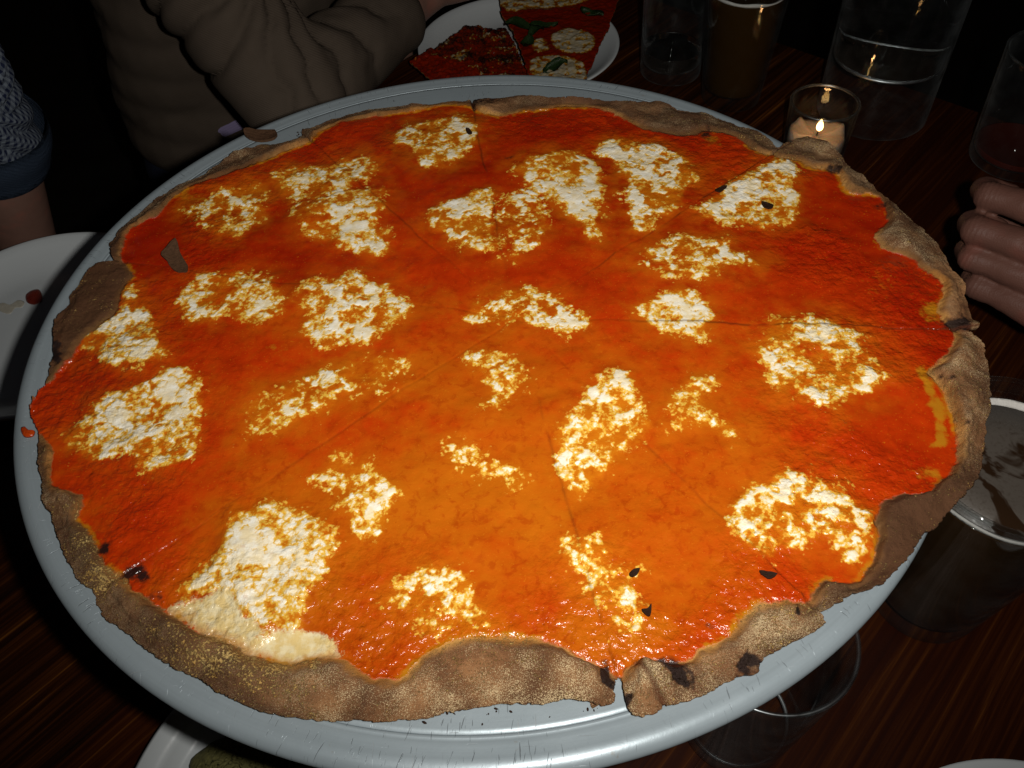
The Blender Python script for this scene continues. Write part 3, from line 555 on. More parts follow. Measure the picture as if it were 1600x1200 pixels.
    def part(name, mask, parent, skirt=False):
        f = F[mask]
        if len(f) < 40: return None
        uq, inv = np.unique(f.ravel(), return_inverse=True); f2 = inv.reshape(-1, 4).astype(np.int64)
        v = V[uq]; nn = N[uq]; at_ = {k: a[uq] for k, a in AT.items()}
        if skirt:
            e = np.concatenate([f[:, [0, 1]], f[:, [1, 2]], f[:, [2, 3]], f[:, [3, 0]]]); e = e[edge_open(e)]
            if len(e):
                us, iv = np.unique(e.ravel(), return_inverse=True); e2 = iv.reshape(-1, 2); k = len(us); b0 = len(v)
                o2 = np.stack([OX[us], OY[us], np.zeros(k)], -1); t0 = V[us]
                t1 = t0 + o2 * 0.0002 - np.array([0, 0, 0.0006]); thick = 0.0030
                t2 = t0 - o2 * 0.0006; t2[:, 2] = np.maximum(0.0005, t0[:, 2] - thick)
                t3 = t0 - o2 * 0.010; t3[:, 2] = 0.0005
                v = np.concatenate([v, t0, t1, t2, t3]); up = np.array([0, 0, 1.0])
                nn = np.concatenate([nn, N[us] * .5 + o2 * .7, o2, o2 * .8 - up * .6, np.tile(-up, (k, 1))])
                sk = {kk: np.concatenate([a, AT[kk][us], AT[kk][us], AT[kk][us], AT[kk][us]]) for kk, a in at_.items()}; at_ = sk
                fs = []
                for q in range(3):
                    a0 = b0 + q * k; a1 = a0 + k
                    fs.append(np.stack([e2[:, 1] + a0, e2[:, 0] + a0, e2[:, 0] + a1, e2[:, 1] + a1], -1))
                f2 = np.concatenate([f2] + fs)
        nn = nn / np.linalg.norm(nn, axis=1, keepdims=True)
        return link(name, mesh_np(name, v, f2, at_, nn), MP, parent)
    allf = F[cell]; e = np.concatenate([allf[:, [0, 1]], allf[:, [1, 2]], allf[:, [2, 3]], allf[:, [3, 0]]]); NV = ny * nx
    key = np.sort(e[:, 0] * NV + e[:, 1]); rev = e[:, 1] * NV + e[:, 0]
    p = np.searchsorted(key, rev); p = np.minimum(p, len(key) - 1); openk = np.sort((e[:, 0] * NV + e[:, 1])[key[p] != rev])
    def edge_open(ee):
        q = ee[:, 0] * NV + ee[:, 1]; i = np.minimum(np.searchsorted(openk, q), len(openk) - 1); return openk[i] == q
    def pieces(mk):
        jj, ii = np.nonzero(mk)
        if len(jj) < 120: return []
        j0, i0 = jj.min(), ii.min(); m = np.pad(mk[j0:jj.max() + 1, i0:ii.max() + 1], 1); lab = np.where(m, np.arange(m.size).reshape(m.shape) + 1, 0)
        while True:
            q = lab.copy()
            for ax in (0, 1):
                for sh in (1, -1): q = np.maximum(q, np.roll(q, sh, ax) * m)
            for ax in (0, 1):        # sweep whole rows so that the labels spread fast
                for rev in (1, -1):
                    a = np.moveaxis(q, ax, 0)[::rev]; mm = np.moveaxis(m, ax, 0)[::rev]
                    for r in range(1, len(a)): a[r] = np.where(mm[r], np.maximum(a[r], a[r - 1] * mm[r - 1]), 0)
            if (q == lab).all(): break
            lab = q
        out = []
        for l in np.unique(lab[lab > 0]):
            c_ = (lab == l)[1:-1, 1:-1]
            if c_.sum() >= 120:
                full = np.zeros_like(mk); full[j0:jj.max() + 1, i0:ii.max() + 1] = c_; out.append(full)
        return out
    for s in range(8):
        ms = cell & (cs == s)
        body = ms & ~cc; cheeses = []
        for k in range(len(BLOBS)):
            cheeses += pieces(body & (cb == k))
        rest = body.copy()
        for mk in cheeses: rest &= ~mk
        sl = part('slice', rest, root, True)
        part('crust', ms & cc, sl, True)
        for mk in cheeses: part('mozzarella', mk, sl)
    zf = lambda x, y: ZP + float(bilin(Z, xs[0], ys[0], G, np.array([x]), np.array([y]))[0])
    return root, zf
pizza, pizza_z = build_pizza()
# ================================================================ burnt bits fallen on pizza and pan
def flake(name, px, z, mat, label, cat, thick=0.0012, curl=0.0008, tilt=0.0, group=None, seed=0):
    """thin curled chip: outline in photograph px on plane z, given thickness and a curl across its length"""
    rnd = random.Random(seed); P = rounded(at(px, z)[:, :2], 3); c = P.mean(0)
    L = max(np.linalg.norm(P - c, axis=1)); ax = P[np.argmax(np.linalg.norm(P - c, axis=1))] - c; ax /= np.linalg.norm(ax) + 1e-9
    nr = 4; V = []; n = len(P)
    for k in range(nr + 1):
        t = k / nr
        for q in P:
            d = (q - c) * t * (1 + 0.05 * rnd.uniform(-1, 1)); w = float(d @ ax) / L; cr = float(d[0] * -ax[1] + d[1] * ax[0]) / L
            V.append((d[0], d[1], curl * w * w + tilt * w + curl * 0.6 * cr * cr + rnd.uniform(-.1, .1) * thick))
    bm = bmesh.new(); top = [bm.verts.new((x, y, zz + thick)) for x, y, zz in V]; bot = [bm.verts.new((x * 0.97, y * 0.97, zz)) for x, y, zz in V]
    for S, flip in ((top, 0), (bot, 1)):
        for k in range(nr):
            for i in range(n):
                a, b, cc, d = S[k * n + i], S[k * n + (i + 1) % n], S[(k + 1) * n + (i + 1) % n], S[(k + 1) * n + i]
                if k == 0:
                    f = (S[0], cc, d)
                else: f = (a, b, cc, d)
                try: bm.faces.new(f[::-1] if flip else f)
                except ValueError: pass
    for i in range(n):
        a, b = nr * n + i, nr * n + (i + 1) % n
        bm.faces.new((top[a], top[b], bot[b], bot[a]))
    bmesh.ops.delete(bm, geom=[v for v in bm.verts if not v.link_faces], context='VERTS')
    me = bm_mesh(name, bm, False); o = link(name, me, mat, None, (c[0], c[1], z - 0.0006)); return tag(o, label, cat, group)
def onpizza(x, y):
    q = at1(x, y, ZP + 0.005); return pizza_z(q.x, q.y)
def chip(px, label, mat=None, **k):
    c = np.mean(px, 0); return flake('burnt_chip', px, onpizza(*c) + 0.0004, mat or MFLAKE, label, 'burnt chip', group='burnt chips fallen on the pizza', **k)
flake('crust_flake', [(383,211),(400,207),(430,207),(433,219),(418,222),(390,221)], ZP + 0.0006, MCRUMB, 'brown broken crust flake lying alone on the bare far left rim of the pan', 'crust flake', 0.0022, 0.003, 0.001, seed=1)
flake('crust_flake', [(255,400),(279,384),(283,398),(293,415),(290,425),(272,422),(262,410)], onpizza(272, 405) + 0.001, MCRUMB, 'curled dark crust flake standing on red sauce near the left edge of the pizza', 'crust flake', 0.0018, 0.002, 0.003, seed=2)
chip([(1186,893),(1198,893),(1214,898),(1203,905),(1192,900)], 'flat black chip on orange sauce below the cheese at the lower right', seed=3)
chip([(1002,953),(1012,951),(1018,945),(1016,962),(1009,962)], 'dark brown triangular chip at the edge of the cheese nearest the pan cut', seed=4)
chip([(983,897),(991,890),(1000,890),(994,899),(986,902)], 'small brown chip on the orange sauce left of a pale cheese shred', seed=5)
chip([(728,203),(733,202),(738,208),(735,211),(730,208)], 'tiny black chip on the farthest cheese patch by the top cut', seed=6)
chip([(1189,317),(1198,317),(1209,322),(1204,327),(1194,324)], 'dark oval chip on the white cheese at the upper right', seed=7)
chip([(1118,297),(1128,292),(1136,293),(1128,299),(1120,300)], 'black sliver lying in the cut at the upper right of the pizza', seed=8)
# ---- sauce on the pan and loose crumbs
def dab(name, px, z, mat, label, cat, h=0.0016, seed=0, group=None):
    P = rounded(at(px, z)[:, :2], 4); c = P.mean(0); rnd = random.Random(seed); bm = bmesh.new(); rings = []
    for t, hh in ((1.0, 0.0), (0.93, 0.55), (0.7, 0.9), (0.35, 1.0)):
        rings.append([bm.verts.new(((q - c)[0] * t, (q - c)[1] * t, h * hh * rnd.uniform(0.75, 1.2) if hh else 0.0)) for q in P])
    n = len(P)
    for A, B in zip(rings, rings[1:]):
        for i in range(n): bm.faces.new((A[i], A[(i + 1) % n], B[(i + 1) % n], B[i]))
    bm.faces.new(rings[-1]); bm.faces.new(rings[0][::-1])
    return tag(link(name, bm_mesh(name, bm), mat, None, (c[0], c[1], z)), label, cat, group)
dab('sauce_splash', [(33,671),(39,667),(46,673),(55,674),(52,682),(42,684),(36,681)], ZP + 0.0009, MSPLASH, 'red sauce splash on the left rim of the aluminium pan', 'sauce splash', seed=1)
def crumbs():
    bm = bmesh.new(); rnd = random.Random(3)
    spots = [(474,213,9,26), (170,384,12,14), (660,1128,60,10), (760,1118,60,14), (1010,1126,30,10), (1200,1045,40,12), (915,1112,40,8), (1320,950,22,10), (160,975,25,10), (830,150,160,16), (470,1128,40,8), (35,676,14,10)]
    for px, py, s, n in spots:
        for _ in range(n):
            q = at1(px + rnd.gauss(0, s), py + rnd.gauss(0, s * 0.3), ZP)
            if math.hypot(q.x, q.y) > 0.236: continue
            r = rnd.uniform(0.0002, 0.0006)
            bmesh.ops.create_icosphere(bm, subdivisions=1, radius=r, matrix=Matrix.Translation((q.x, q.y, ZP + r * 0.7)) @ Matrix.Rotation(rnd.uniform(0, 3), 4, 'Z') @ Matrix.Diagonal((rnd.uniform(.7, 2.2), 1, .7, 1)))
    o = link('crust_crumbs', bm_mesh('crust_crumbs', bm), MFLAKE); tag(o, 'brown crumbs scattered on the bare rim of the pan', 'crumbs', kind='stuff')
crumbs()
# ================================================================ plates
def plate(x, y, R, label, lip=False, h=0.019):
    if lip:
        prof = [(0, .004), (R * .5, .004), (R - .021, .0045), (R - .0165, .0065), (R - .0135, .0125), (R - .0115, .0150), (R - .0085, .0160), (R - .002, .0185), (R, .0180), (R - .0002, .0165), (R - .009, .0130), (R - .013, .008), (R - .018, .0012), (R * .62, .0005), (R * .6, .0), (R * .56, .0), (R * .55, .001), (0, .001)]
    else:
        prof = [(0, .004)] + [(R * (0.60 + 0.36 * t), .004 + (h - .004) * t ** 1.9) for t in np.linspace(0, 1, 9)] + [(R * .985, h + .0008), (R * .998, h + .0006), (R, h - .0006), (R * .985, h - .0025)] + [(R * (0.60 + 0.36 * t), .0008 + (h - .006) * t ** 1.9) for t in np.linspace(1, 0, 7)] + [(R * .57, 0), (R * .53, 0), (R * .52, .001), (0, .001)]
    return tag(link('plate', lathe('plate', prof, 128), MCER, None, (x, y, 0.0002)), label, 'plate', 'white plates on the table')
plate(-0.380, 0.181, 0.112, 'large white plate with a sauce stain at the left, partly under the pan')
plate(0.045, 0.600, 0.117, 'white plate behind the pan carrying two pizza slices')
plate(-0.102, -0.222, 0.112, 'white plate with a raised lip and green herbs in front of the pan', lip=True)
plate(0.262, -0.314, 0.101, 'white plate at the lower right corner of the table')
def pl_z(d, R): return .0042 + .015 * max(0, (d / R - .6) / .36) ** 1.9
def on_plate(x, y, cx_, cy_, R):
    z = .01
    for _ in range(6):
        q = at1(x, y, z); z = pl_z(math.hypot(q.x - cx_, q.y - cy_), R) + .0004
    return z
dab('sauce_stain', [(40,462),(47,455),(60,452),(66,462),(64,472),(52,476),(42,472)], on_plate(53, 465, -.380, .181, .112), MSTAIN, 'dark red sauce blob on the large left plate', 'sauce stain', 0.0011, 2)
MSMEAR = mat_simple('dried_orange_smear', (0.44, 0.41, 0.34), 0.4, var=0.3, nscale=300, bscale=300)
dab('sauce_smear', [(-6,480),(4,473),(16,476),(28,469),(38,472),(34,480),(24,481),(16,490),(4,488)], on_plate(18, 482, -.380, .181, .112), MSMEAR, 'thin pale orange smear on the large left plate', 'sauce stain', 0.0002, 3)
def herbs():
    bm = bmesh.new(); rnd = random.Random(5); c = at1(352, 1192, 0.012)
    bmesh.ops.create_icosphere(bm, subdivisions=5, radius=1.0)
    for v in bm.verts:
        p = v.co.copy(); k = 1 + 0.22 * (float(fbm(np.array([p.x * 2 + 9]), np.array([p.y * 2 + p.z + 4]), 0.8, 4, 3)[0]) - .5) * 2
        v.co = Vector((p.x * 0.036 * k, p.y * 0.030 * k, max(p.z, -0.2) * 0.014 * k))
    body = bm_mesh('chopped_herbs', bm)
    root = link('chopped_herbs', body, MHERB, None, (c.x + 0.012, c.y - 0.012, 0.0062)); tag(root, 'olive green chopped herb topping heaped on the plate in front of the pan', 'herbs')
    bm = bmesh.new()
    for _ in range(420):
        a = rnd.uniform(0, 6.3); r = math.sqrt(rnd.random()); x, y = 0.036 * r * math.cos(a), 0.03 * r * math.sin(a); z = 0.0145 * math.sqrt(max(0, 1 - r * r)) + 0.0004
        m = Matrix.Translation((x, y, z)) @ Matrix.Rotation(rnd.uniform(0, 6), 4, 'Z') @ Matrix.Rotation(rnd.uniform(-.7, .7), 4, 'X') @ Matrix.Diagonal((rnd.uniform(.0012, .004), rnd.uniform(.0005, .0012), .0006, 1))
        bmesh.ops.create_icosphere(bm, subdivisions=1, radius=1.0, matrix=m)
    o = link('herb_shreds', bm_mesh('herb_shreds', bm), MHERB, root); tag(o, kind='stuff')
herbs()
# ================================================================ the two slices on the far plate
def side_slice(px, z, label, blobs, brown=0.0, sauce_px=None, bend=0.0):
    P = at(px, z)[:, :2]; c = P.mean(0); g = 0.0011
    xs = np.arange(P[:, 0].min() - .004, P[:, 0].max() + .004, g); ys = np.arange(P[:, 1].min() - .004, P[:, 1].max() + .004, g); X, Y = np.meshgrid(xs, ys)
    SO = sdf(X, Y, P) + (fbm(X, Y, .008, 3, 5) - .5) * .004
    cheese = np.full_like(X, -.6); halo = np.zeros_like(X)
    for den, bp in blobs:
        d = -sdf(X, Y, rounded(at(bp, z)[:, :2], 3)); h = sst(-.003, .006, d); cc = h * (.3 + .5 * den) + (fbm(X, Y, .006, 4, 8) - .5) * 2.0 * h - .5 * (1 - h)
        cheese = np.maximum(cheese, cc); halo = np.maximum(halo, h * (.4 + .6 * den))
    rimv = np.full_like(X, -6.0); flour = np.zeros_like(X); bake = np.zeros_like(X)
    chr_ = np.zeros_like(X)
    if brown:
        s_ = sst(.004, -.004, sdf(X, Y, at(sauce_px, z)[:, :2]) + (fbm(X, Y, .01, 3, 14) - .5) * .012)
        chr_ = (.62 + .9 * (fbm(X, Y, .013, 4, 9) - .5)) * (1 - s_)
        cheese = np.maximum(cheese, -.25 + 2.6 * (fbm(X, Y, .0045, 4, 18, .65) - .42) * (.35 + sst(.42, .6, fbm(X, Y, .02, 2, 10))) * (1 - .85 * s_)); halo = np.maximum(halo, .3 * (1 - s_))
    rough = 0.0028 if brown else 0.0008
    Z = .0045 + (fbm(X, Y, .012, 3, 15) - .5) * .003 + (fbm(X, Y, .004, 3, 16) - .5) * rough * 2 + .001 * sst(.4, .7, cheese) + bend * (Y - c[1])
    gy, gx = np.gradient(Z, g); N = np.stack([-gx, -gy, np.ones_like(Z)], -1).reshape(-1, 3); N /= np.linalg.norm(N, axis=1, keepdims=True)
    ny, nx = X.shape; ins = SO < 0; cell = ins[:-1, :-1] & ins[1:, :-1] & ins[:-1, 1:] & ins[1:, 1:]
    idx = np.arange(ny * nx).reshape(ny, nx); F = np.stack([idx[:-1, :-1], idx[:-1, 1:], idx[1:, 1:], idx[1:, :-1]], -1)[cell]
    uq, inv = np.unique(F.ravel(), return_inverse=True); F2 = inv.reshape(-1, 4)
    V = np.stack([X - c[0], Y - c[1], Z], -1).reshape(-1, 3)
    AT = dict(cheese=cheese, halo=halo, tone=np.full_like(X, .12), cutline=X * 0, haze=X * 0, lumpy=np.full_like(X, .5), pale=X * 0, yellow=X * 0, char=chr_, flour=flour, corn=X * 0, bake=bake, rim=rimv)
    e = np.concatenate([F2[:, [0, 1]], F2[:, [1, 2]], F2[:, [2, 3]], F2[:, [3, 0]]]); n = len(uq); key = np.sort(e[:, 0].astype(np.int64) * n + e[:, 1]); rev = e[:, 1].astype(np.int64) * n + e[:, 0]
    i = np.minimum(np.searchsorted(key, rev), len(key) - 1); e = e[key[i] != rev]
    v = V[uq]; lo_v = v.copy(); lo_v[:, 2] -= .004; lo_v[:, :2] *= .985
    F3 = np.concatenate([F2, np.stack([e[:, 1], e[:, 0], e[:, 0] + n, e[:, 1] + n], -1), F2[:, ::-1] + n])
    at_ = {k: np.concatenate([a.reshape(-1)[uq]] * 2) for k, a in AT.items()}; at_['rim'][n:] = 9
    me = mesh_np('pizza_slice', np.concatenate([v, lo_v]), F3, at_)
    return tag(link('pizza_slice', me, MP_DIM, None, (c[0], c[1], z - .0045)), label, 'pizza slice', 'slices on the far plate'), c
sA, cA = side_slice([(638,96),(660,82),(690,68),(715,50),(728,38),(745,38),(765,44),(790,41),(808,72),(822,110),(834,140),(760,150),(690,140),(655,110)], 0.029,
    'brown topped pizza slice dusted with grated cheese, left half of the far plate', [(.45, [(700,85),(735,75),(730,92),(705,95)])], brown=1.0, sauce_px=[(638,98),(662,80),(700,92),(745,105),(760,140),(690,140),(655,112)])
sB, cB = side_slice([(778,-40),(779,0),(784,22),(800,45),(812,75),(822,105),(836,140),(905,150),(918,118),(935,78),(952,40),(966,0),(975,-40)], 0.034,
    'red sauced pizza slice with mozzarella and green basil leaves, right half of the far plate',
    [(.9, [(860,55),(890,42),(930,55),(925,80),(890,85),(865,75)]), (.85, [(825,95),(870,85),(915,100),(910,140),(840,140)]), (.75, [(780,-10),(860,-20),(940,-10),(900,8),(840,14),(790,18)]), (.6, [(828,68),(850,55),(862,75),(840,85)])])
def leaf(parent, c, px, py, ln, wd, ang, z, tip=0.0, seed=0):
    rnd = random.Random(seed); bm = bmesh.new(); q = at1(px, py, z); n = 9; rows = []
    for i in range(n + 1):
        t = i / n; w = wd * math.sin(math.pi * min(1, t * .97 + .02)) ** .7 * (1 - .25 * t); row = []
        for k in (-1, -.5, 0, .5, 1):
            x = (t - .5) * ln; y = k * w / 2 * (1 + .12 * rnd.uniform(-1, 1)); zz = .004 * abs(k) ** 1.5 + .003 * math.sin(t * 5 + seed) + .0006 * rnd.uniform(-1, 1) + tip * t
            row.append(bm.verts.new((x, y, zz)))
        rows.append(row)
    for A, B in zip(rows, rows[1:]):
        for k in range(4): bm.faces.new((A[k], A[k + 1], B[k + 1], B[k]))
    bmesh.ops.solidify(bm, geom=bm.faces[:], thickness=0.0005)
    o = link('basil_leaf', bm_mesh('basil_leaf', bm), MBASIL, parent, (q.x - parent.location.x, q.y - parent.location.y, q.z - parent.location.z)); o.rotation_euler = (0, 0, math.radians(ang)); return o
for i, (px, py, ln, wd, ang) in enumerate([(812,42,.034,.022,-20),(850,42,.034,.018,15),(824,68,.026,.017,70),(925,22,.034,.017,-45),(868,106,.030,.020,25),(838,50,.024,.015,40)]):
    leaf(sB, cB, px, py, ln, wd, ang, 0.0365, seed=i)
# ================================================================ glasses, carafe, candle
def vessel(name, label, cat, x, y, R0, R1, Hh, mat, base=0.012, wall=0.0022, level=None, liq=None, liqname='drink', foam=0.0, group='drinking glasses on the table', bow=0.0, seg=96, film=False, ring=False):
    rad = lambda z: R0 + (R1 - R0) * (z / Hh) + bow * math.sin(math.pi * min(1, z / Hh))
    zs = list(np.linspace(0.003, Hh - 0.0012, 14))
    outer = [(0, 0.0012), (R0 * .72, 0.0010), (R0 * .84, 0.0), (R0 - .003, 0.0002), (R0 - .0006, 0.0012)] + [(rad(z), z) for z in zs]
    lipc = (rad(Hh) - wall / 2, Hh - wall / 2)
    lip = arc(lipc, wall / 2, 20, 160, 6)
    zi = list(np.linspace(Hh - 0.0016, base + 0.004, 13))
    inner = [(rad(z) - wall, z) for z in zi] + [(rad(base) - wall - .0012, base + .0012), (rad(base) - wall - .005, base), (0, base - .0006)]
    o = link(name, lathe(name, outer + lip + inner, seg), mat, None, (x, y, 0.0003)); tag(o, label, cat, group)
    rr_ = arc(lipc, wall * 0.56, 0, 345, 15)
    link('rim', lathe('rim', rr_, seg, closed=True), MRIM if R1 < .05 else MTHIN, o)  # added rough torus so the lip shows as a light line
    if ring: link('base_glint_ring', lathe('base_glint_ring', arc((rad(base) - wall * 1.6, base + .0012), wall * 0.5, 0, 345, 15), seg, closed=True), MRING, o)  # added ring standing in for the bright refracted arc in the base
    if level:
        e = 0.00035; zl = list(np.linspace(base + .004, level - .0006, 10))
        pr = [(0, base + e)] + [(rad(base) - wall - .005, base + e + .0003), (rad(base) - wall - .0014, base + .0018)] + [(rad(z) - wall - e, z) for z in zl] + [(rad(level) - wall - e, level + .0006), (rad(level) - wall - .0018, level), (0, level)]
        link(liqname, lathe(liqname, pr, seg), liq, o)
        if foam:
            rl = rad(level) - wall - .0004; w = foam
            b = bmesh.new(); b.from_mesh(lathe('foam', [(rl - w, level + .0003), (rl - w * .6, level + .0014), (rl - w * .2, level + .0022), (rl, level + .0034), (rl, level + .0003)], seg, closed=True))
            for v in b.verts:
                if v.co.z > level + .0005:
                    a = math.atan2(v.co.y, v.co.x); k = 1 + .25 * math.sin(3 * a + 1) + .2 * math.sin(7 * a); v.co.z = level + .0003 + (v.co.z - level - .0003) * max(.3, k)
            link('foam', bm_mesh('foam', b), MFOAM, o)
        if film:
            rl = rad(level) - wall - .0008
            link('foam_film', lathe('foam_film', [(0, level + .00045), (rl * .5, level + .00045), (rl, level + .00045), (rl, level + .0002), (0, level + .0002)], seg), MFILM, o)
    return o
def mat_film():
    t = NT('beer_film'); f = t.mr(t.noise(34, 4, 0.6, 0.8, vec=t.map(loc=(2.31, 0.4, 0))), 0.40, 0.47)
    f = t.math('MULTIPLY', f, t.mr(t.noise(500, 3, 0.6), 0.3, 0.5, 0.75, 1.0))
    t.set(Base_Color=t.mix(f, (0.020, 0.010, 0.005), (0.072, 0.060, 0.050)), Roughness=t.mixf(f, 0.04, 0.45), Specular_IOR_Level=0.4, Normal=t.bump(t.noise(600, 3), 0.0003, t.mixf(f, 0.0, 0.5))); return t.m
MFILM = mat_film()
def mat_rim(f0=0.05, f1=0.22):
    t = NT('glint_ring_glass'); n = t.n; tr = n.new('ShaderNodeBsdfTransparent'); tr.inputs['Color'].default_value = (.9, .92, .92, 1)
    gl = n.new('ShaderNodeBsdfGlossy'); gl.inputs['Roughness'].default_value = 0.36; gl.inputs['Color'].default_value = (.8, .85, .88, 1)
    ms = n.new('ShaderNodeMixShader'); t.put(ms.inputs[0], t.mr(t.noise(90, 3), 0.3, 0.7, f0, f1)); t.put(ms.inputs[1], tr.outputs[0]); t.put(ms.inputs[2], gl.outputs[0])
    t.t.links.new(ms.outputs[0], t.out.inputs['Surface']); n.remove(t.bsdf); return t.m
MRIM = mat_rim(); MRING = mat_rim(0.30, 0.75)
b_ = at1(1440, 932, 0)
vessel('pint_glass', 'wide pint glass of dark beer with foam ring, beside the right edge of the pizza', 'beer glass', b_.x, b_.y, 0.033, 0.0515, 0.158, MTHIN, 0.014, 0.0024, 0.142, MPORTER, 'beer', foam=0.0035, film=True)
vessel('pint_glass', 'tall glass of cloudy amber beer behind the pan, left of the water carafe', 'beer glass', 0.271, 0.488, 0.031, 0.043, 0.142, MTHIN, 0.014, 0.0024, 0.118, MBEER, 'beer', foam=0.004)
c_ = at1(1146, 1127, 0)
vessel('tumbler', 'empty clear tumbler under the near right rim of the pan', 'tumbler', c_.x, c_.y, 0.031, 0.041, 0.122, MTHIN, 0.010, 0.0020, ring=True)
vessel('tumbler', 'small clear tumbler with a little water between the far plate and amber beer', 'tumbler', 0.215, 0.549, 0.034, 0.037, 0.112, MEDGELIT, 0.012, 0.0022, 0.030, MWATER, 'water')
vessel('tumbler', 'nearly empty glass with dark red dregs behind the hand at the right', 'tumbler', 0.522, 0.350, 0.041, 0.046, 0.112, MEDGELIT, 0.008, 0.0024, 0.016, MDARKBEER, 'dregs')
vessel('carafe', 'straight sided clear glass carafe of water standing behind the candle', 'carafe', 0.412, 0.446, 0.0560, 0.0575, 0.25, MEDGELIT, 0.062, 0.0030, 0.19, MWATER, 'water', group='drinking glasses on the table', ring=True)
vx, vy = 0.326, 0.366
vessel('votive_glass', 'little clear glass holder around the burning candle at the upper right of the pizza', 'candle holder', vx, vy, 0.029, 0.0325, 0.066, MTHIN, 0.008, 0.0026, group='candle and its holder')
def candle():
    bm = bmesh.new(); n = 64; rings = []
    prof = [(0.0262, 0.0), (0.0270, 0.012), (0.0273, 0.024), (0.0258, 0.0300), (0.0225, 0.0285), (0.016, 0.0262), (0.009, 0.0250), (0.0035, 0.0247)]
    for r, z in prof:
        ring = []
        for k in range(n):
            a = 2 * math.pi * k / n; wob = (0.0032 * math.sin(3 * a + .6) + 0.0020 * math.sin(7 * a) + .001 * math.sin(13 * a)) * max(0, (z - .018) / .012) * (1 if r > .02 else .3)
            rr = r + (0.0006 * math.sin(5 * a) if .012 < r < .026 else 0); ring.append(bm.verts.new((rr * math.cos(a), rr * math.sin(a), (z + wob) * .82)))
        rings.append(ring)
    for A, B in zip(rings, rings[1:]):
        for k in range(n): bm.faces.new((A[k], A[(k + 1) % n], B[(k + 1) % n], B[k]))
    bm.faces.new(rings[0][::-1]); bm.faces.new(rings[-1])
    o = link('candle', bm_mesh('candle', bm), MWAX, None, (vx, vy, 0.0086)); tag(o, 'burning cream candle half melted inside its small glass holder', 'candle', 'candle and its holder')
    b = bmesh.new(); tube_bm(b, [(0, 0, 0.0198), (0.0003, 0, 0.0235), (0.0012, 0.0003, 0.0270)], 0.0007, 8); link('wick', bm_mesh('wick', b), MWICK, o)
    fl = lathe('flame', [(0, 0.0)] + [(0.0036 * math.sin(math.pi * t ** 0.75) ** 0.9 * (1 - 0.25 * t), 0.0135 * t) for t in np.linspace(0.06, 0.97, 12)] + [(0, 0.0135)], 24)
    f = link('flame', fl, MFLAME, o, (0.001, 0.0002, 0.0253))
    pd = bpy.data.lights.new('candle_light', 'POINT'); pd.energy = 0.016; pd.color = (1.0, 0.50, 0.18); pd.shadow_soft_size = 0.003
    p = bpy.data.objects.new('candle_light', pd); COL.objects.link(p); p.location = (vx + 0.001, vy, 0.0086 + 0.043)
candle()
# ================================================================ people round the table
ES = Vector((math.cos(TA), math.sin(TA), 0)); EN = Vector((-math.sin(TA), math.cos(TA), 0))
def SN(s, n, z): return ES * s + EN * n + Vector((0, 0, z))
def blend(name, caps, voxel, smooth=6, ells=()):
    """union of tapered capsules and ellipsoids grown into ONE continuous surface"""
    bm = bmesh.new()
    for p0, r0, p1, r1 in caps:
        p0, p1 = Vector(p0), Vector(p1); d = p1 - p0; L = d.length
        for p, r in ((p0, r0), (p1, r1)): bmesh.ops.create_uvsphere(bm, u_segments=20, v_segments=12, radius=r, matrix=Matrix.Translation(p))
        if L > 1e-5:
            q = d.to_track_quat('Z', 'Y').to_matrix().to_4x4()
            bmesh.ops.create_cone(bm, cap_ends=True, segments=20, radius1=r0, radius2=r1, depth=L, matrix=Matrix.Translation((p0 + p1) / 2) @ q)
    for c, (rx, ry, rz), rot in ells:
        bmesh.ops.create_uvsphere(bm, u_segments=28, v_segments=18, radius=1.0, matrix=Matrix.Translation(Vector(c)) @ rot.to_4x4() @ Matrix.Diagonal((rx, ry, rz, 1)))
    me = bpy.data.meshes.new(name + '_raw'); bm.to_mesh(me); bm.free()
    o = bpy.data.objects.new(name + '_raw', me); COL.objects.link(o)
    m = o.modifiers.new('r', 'REMESH'); m.mode = 'VOXEL'; m.voxel_size = voxel
    if smooth: k = o.modifiers.new('s', 'SMOOTH'); k.factor = 0.5; k.iterations = smooth
    out = bpy.data.meshes.new_from_object(o.evaluated_get(bpy.context.evaluated_depsgraph_get())); out.name = name
    bpy.data.objects.remove(o); bpy.data.meshes.remove(me)
    return out
def co_np(me):
    a = np.empty(len(me.vertices) * 3, np.float32); me.vertices.foreach_get('co', a); return a.reshape(-1, 3)
def no_np(me):
    a = np.empty(len(me.vertices) * 3, np.float32); me.vertex_normals.foreach_get('vector', a); return a.reshape(-1, 3)
def finish(me, V=None, attrs=None):
    if V is not None: me.vertices.foreach_set('co', np.ascontiguousarray(V, np.float32).ravel())
    me.polygons.foreach_set('use_smooth', [True] * len(me.polygons)); me.update()
    for k, a in (attrs or {}).items():
        t = me.attributes.new(k, 'FLOAT', 'POINT'); t.data.foreach_set('value', np.ascontiguousarray(a, np.float32))
    return me
BASIS = Matrix((ES, EN, Vector((0, 0, 1)))).transposed()      # columns: along the table, across it, up
